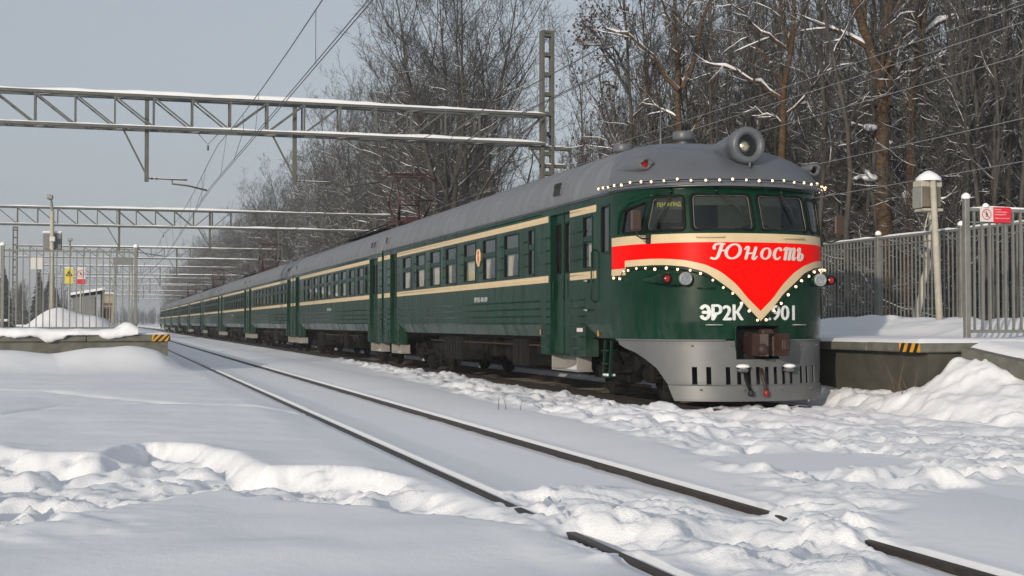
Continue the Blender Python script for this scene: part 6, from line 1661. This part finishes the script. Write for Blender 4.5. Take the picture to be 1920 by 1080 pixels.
tr_ = traced(42, 'brown tree with a low snowy fork standing above the cab roof', [([(1275, 420), (1275, 250), (1276, 150), (1274, 40), (1272, -80), (1270, -220)], 0.20, 0.03)],
       [([(1272, 168), (1240, 125), (1205, 88), (1170, 60), (1130, 50)], 0.09), ([(1280, 165), (1292, 110), (1305, 50), (1320, -20), (1340, -100)], 0.09), ([(1275, 60), (1240, 20), (1200, -20)], 0.06)], 74, trunk_mat='bark_orange', limbs=11, l1=0.2, t0=0.4, m2=7, m3=6, m4=4, snow=1.5)
traced(45, 'tree still holding clusters of dry brown leaves beside the tall ladder mast', [([(1190, 420), (1185, 260), (1180, 150), (1172, 40), (1165, -80), (1160, -180)], 0.14, 0.02)],
       [([(1182, 180), (1150, 120), (1115, 70), (1085, 40)], 0.06), ([(1180, 140), (1140, 90), (1100, 100), (1066, 98)], 0.05)], 75, limbs=14, l1=0.24, t0=0.3, m2=7, m3=6, m4=4, leaf=2600)
# white birch stem behind the fence
traced(25.5, 'short leaning white birch trunk right behind the picket fence', [([(1712, 640), (1728, 520), (1742, 420), (1750, 340)], 0.11, 0.05)], [], 76, trunk_mat='post_concrete', limbs=4, l1=0.22, t0=0.6, m2=5, m3=5, m4=3)

# distant wood: one mass beyond what can be told apart
rng = np.random.default_rng(5)
def far_wood(name, label, xs, ys, h, n, m, spread):
    V = []; T = []
    b = rng.random(n); px_ = np.interp(b, np.linspace(0, 1, len(xs)), xs)+rng.normal(0, spread, n); py_ = np.interp(b, np.linspace(0, 1, len(ys)), ys)+rng.normal(0, spread*2, n)
    hh = h*(0.6+0.5*rng.random(n)); k = 26
    P = np.zeros((n*k, 3, 3)); R_ = np.zeros((n*k, 3))
    for q in range(k):
        z0 = 0.0 if q == 0 else 0.1+0.75*rng.random(n); ln = hh if q == 0 else hh*0.28*(1-0.3*z0); a = rng.random(n)*6.28
        up_ = 1.0 if q == 0 else 0.8
        d = np.stack([np.cos(a)*(0.03 if q == 0 else 0.55), np.sin(a)*(0.03 if q == 0 else 0.55), np.full(n, up_)], 1)
        p0 = np.stack([px_, py_, z0*hh+0.5], 1)
        for s_ in range(3): P[q*n:(q+1)*n, s_] = p0+d*(ln*s_/2)[:, None]; R_[q*n:(q+1)*n, s_] = (0.13 if q == 0 else 0.055)*(1-0.42*s_)
    Vv, Q = tubes(P, R_, 3); o = np_mesh(name, Vv, Q, m); return tag(o, label, 'forest', kind='stuff')
far_wood('far_wood', 'distant mass of bare forest behind the trees on the right', [70, 75, 60, 45, 40], [20, 60, 110, 220, 420], 17, 450, 'twig', 7)
far_wood('far_wood', 'distant bare woodland on the horizon left of the line', [-160, -90, -40, 60], [480, 560, 640, 800], 9, 850, 'twig', 14)
# conifers far on the left
def conifer(seed, h):
    rn = np.random.default_rng(seed); root = empty('fir_tree', (0, 0, 0), 'dark fir tree far beyond the left platform', 'tree', 'firs beyond the left platform')
    S = np.array([[(0, 0, h*t-0.3) for t in np.linspace(0, 1, 6)]]); V, Q = tubes(S, np.array([0.16*(1-np.linspace(0, 1, 6)*0.95)]), 6); np_mesh('trunk', V, Q, 'bark', root)
    n = 420; t = rn.random(n)**0.8*0.93+0.05; a = rn.random(n)*6.28; L = (1-t)*h*0.24+0.25
    P = np.zeros((n, 3, 3)); P[:, 0] = np.stack([0*t, 0*t, t*h], 1)
    for s_ in (1, 2): P[:, s_] = P[:, 0]+np.stack([np.cos(a)*L*s_/2, np.sin(a)*L*s_/2, (-0.10*s_*s_*0.5-0.05)*L*1.2], 1)
    V, Q = tubes(P, np.stack([0.10+0*L, 0.16+0*L, 0.02+0*L], 1)*(0.6+L[:, None]*0.35), 4); np_mesh('crown', V, Q, 'conifer', root); return root
cf = [conifer(3, 13), conifer(4, 15)]; index_kids()
first = [True, True]
for k in range(26):
    i = k % 2; o = cf[i] if first[i] else copy_tree(cf[i]); first[i] = False
    o.location = (rp.uniform(-34, -10) if k < 18 else rp.uniform(-60, -34), rp.uniform(230, 330), 0); s_ = rp.uniform(0.55, 0.9); o.scale = (s_, s_, s_)
for k in range(14):
    plant(rp.choice(['bushy0', 'twin0']), rp.uniform(-22, -7), rp.uniform(190, 330), None, rp.uniform(0.4, 0.6), 'small bare tree far beyond the left platform', 'bare trees beyond the left platform')

# ================================================================ WINTER AIR
hz_ = MB().box(-700, 700, -25, 1400, -2, 45).build('haze', 'snow'); tag(hz_, kind='stuff')
hm_ = bpy.data.materials.new('haze'); hm_.use_nodes = True; nt = hm_.node_tree; nt.nodes.clear()
ho = nt.nodes.new('ShaderNodeOutputMaterial'); hv = nt.nodes.new('ShaderNodeVolumePrincipled')
hv.inputs['Color'].default_value = (0.93, 0.96, 1.0, 1); hv.inputs['Density'].default_value = 0.0007; hv.inputs['Anisotropy'].default_value = 0.1
nt.links.new(hv.outputs[0], ho.inputs['Volume']); hz_.data.materials.clear(); hz_.data.materials.append(hm_)
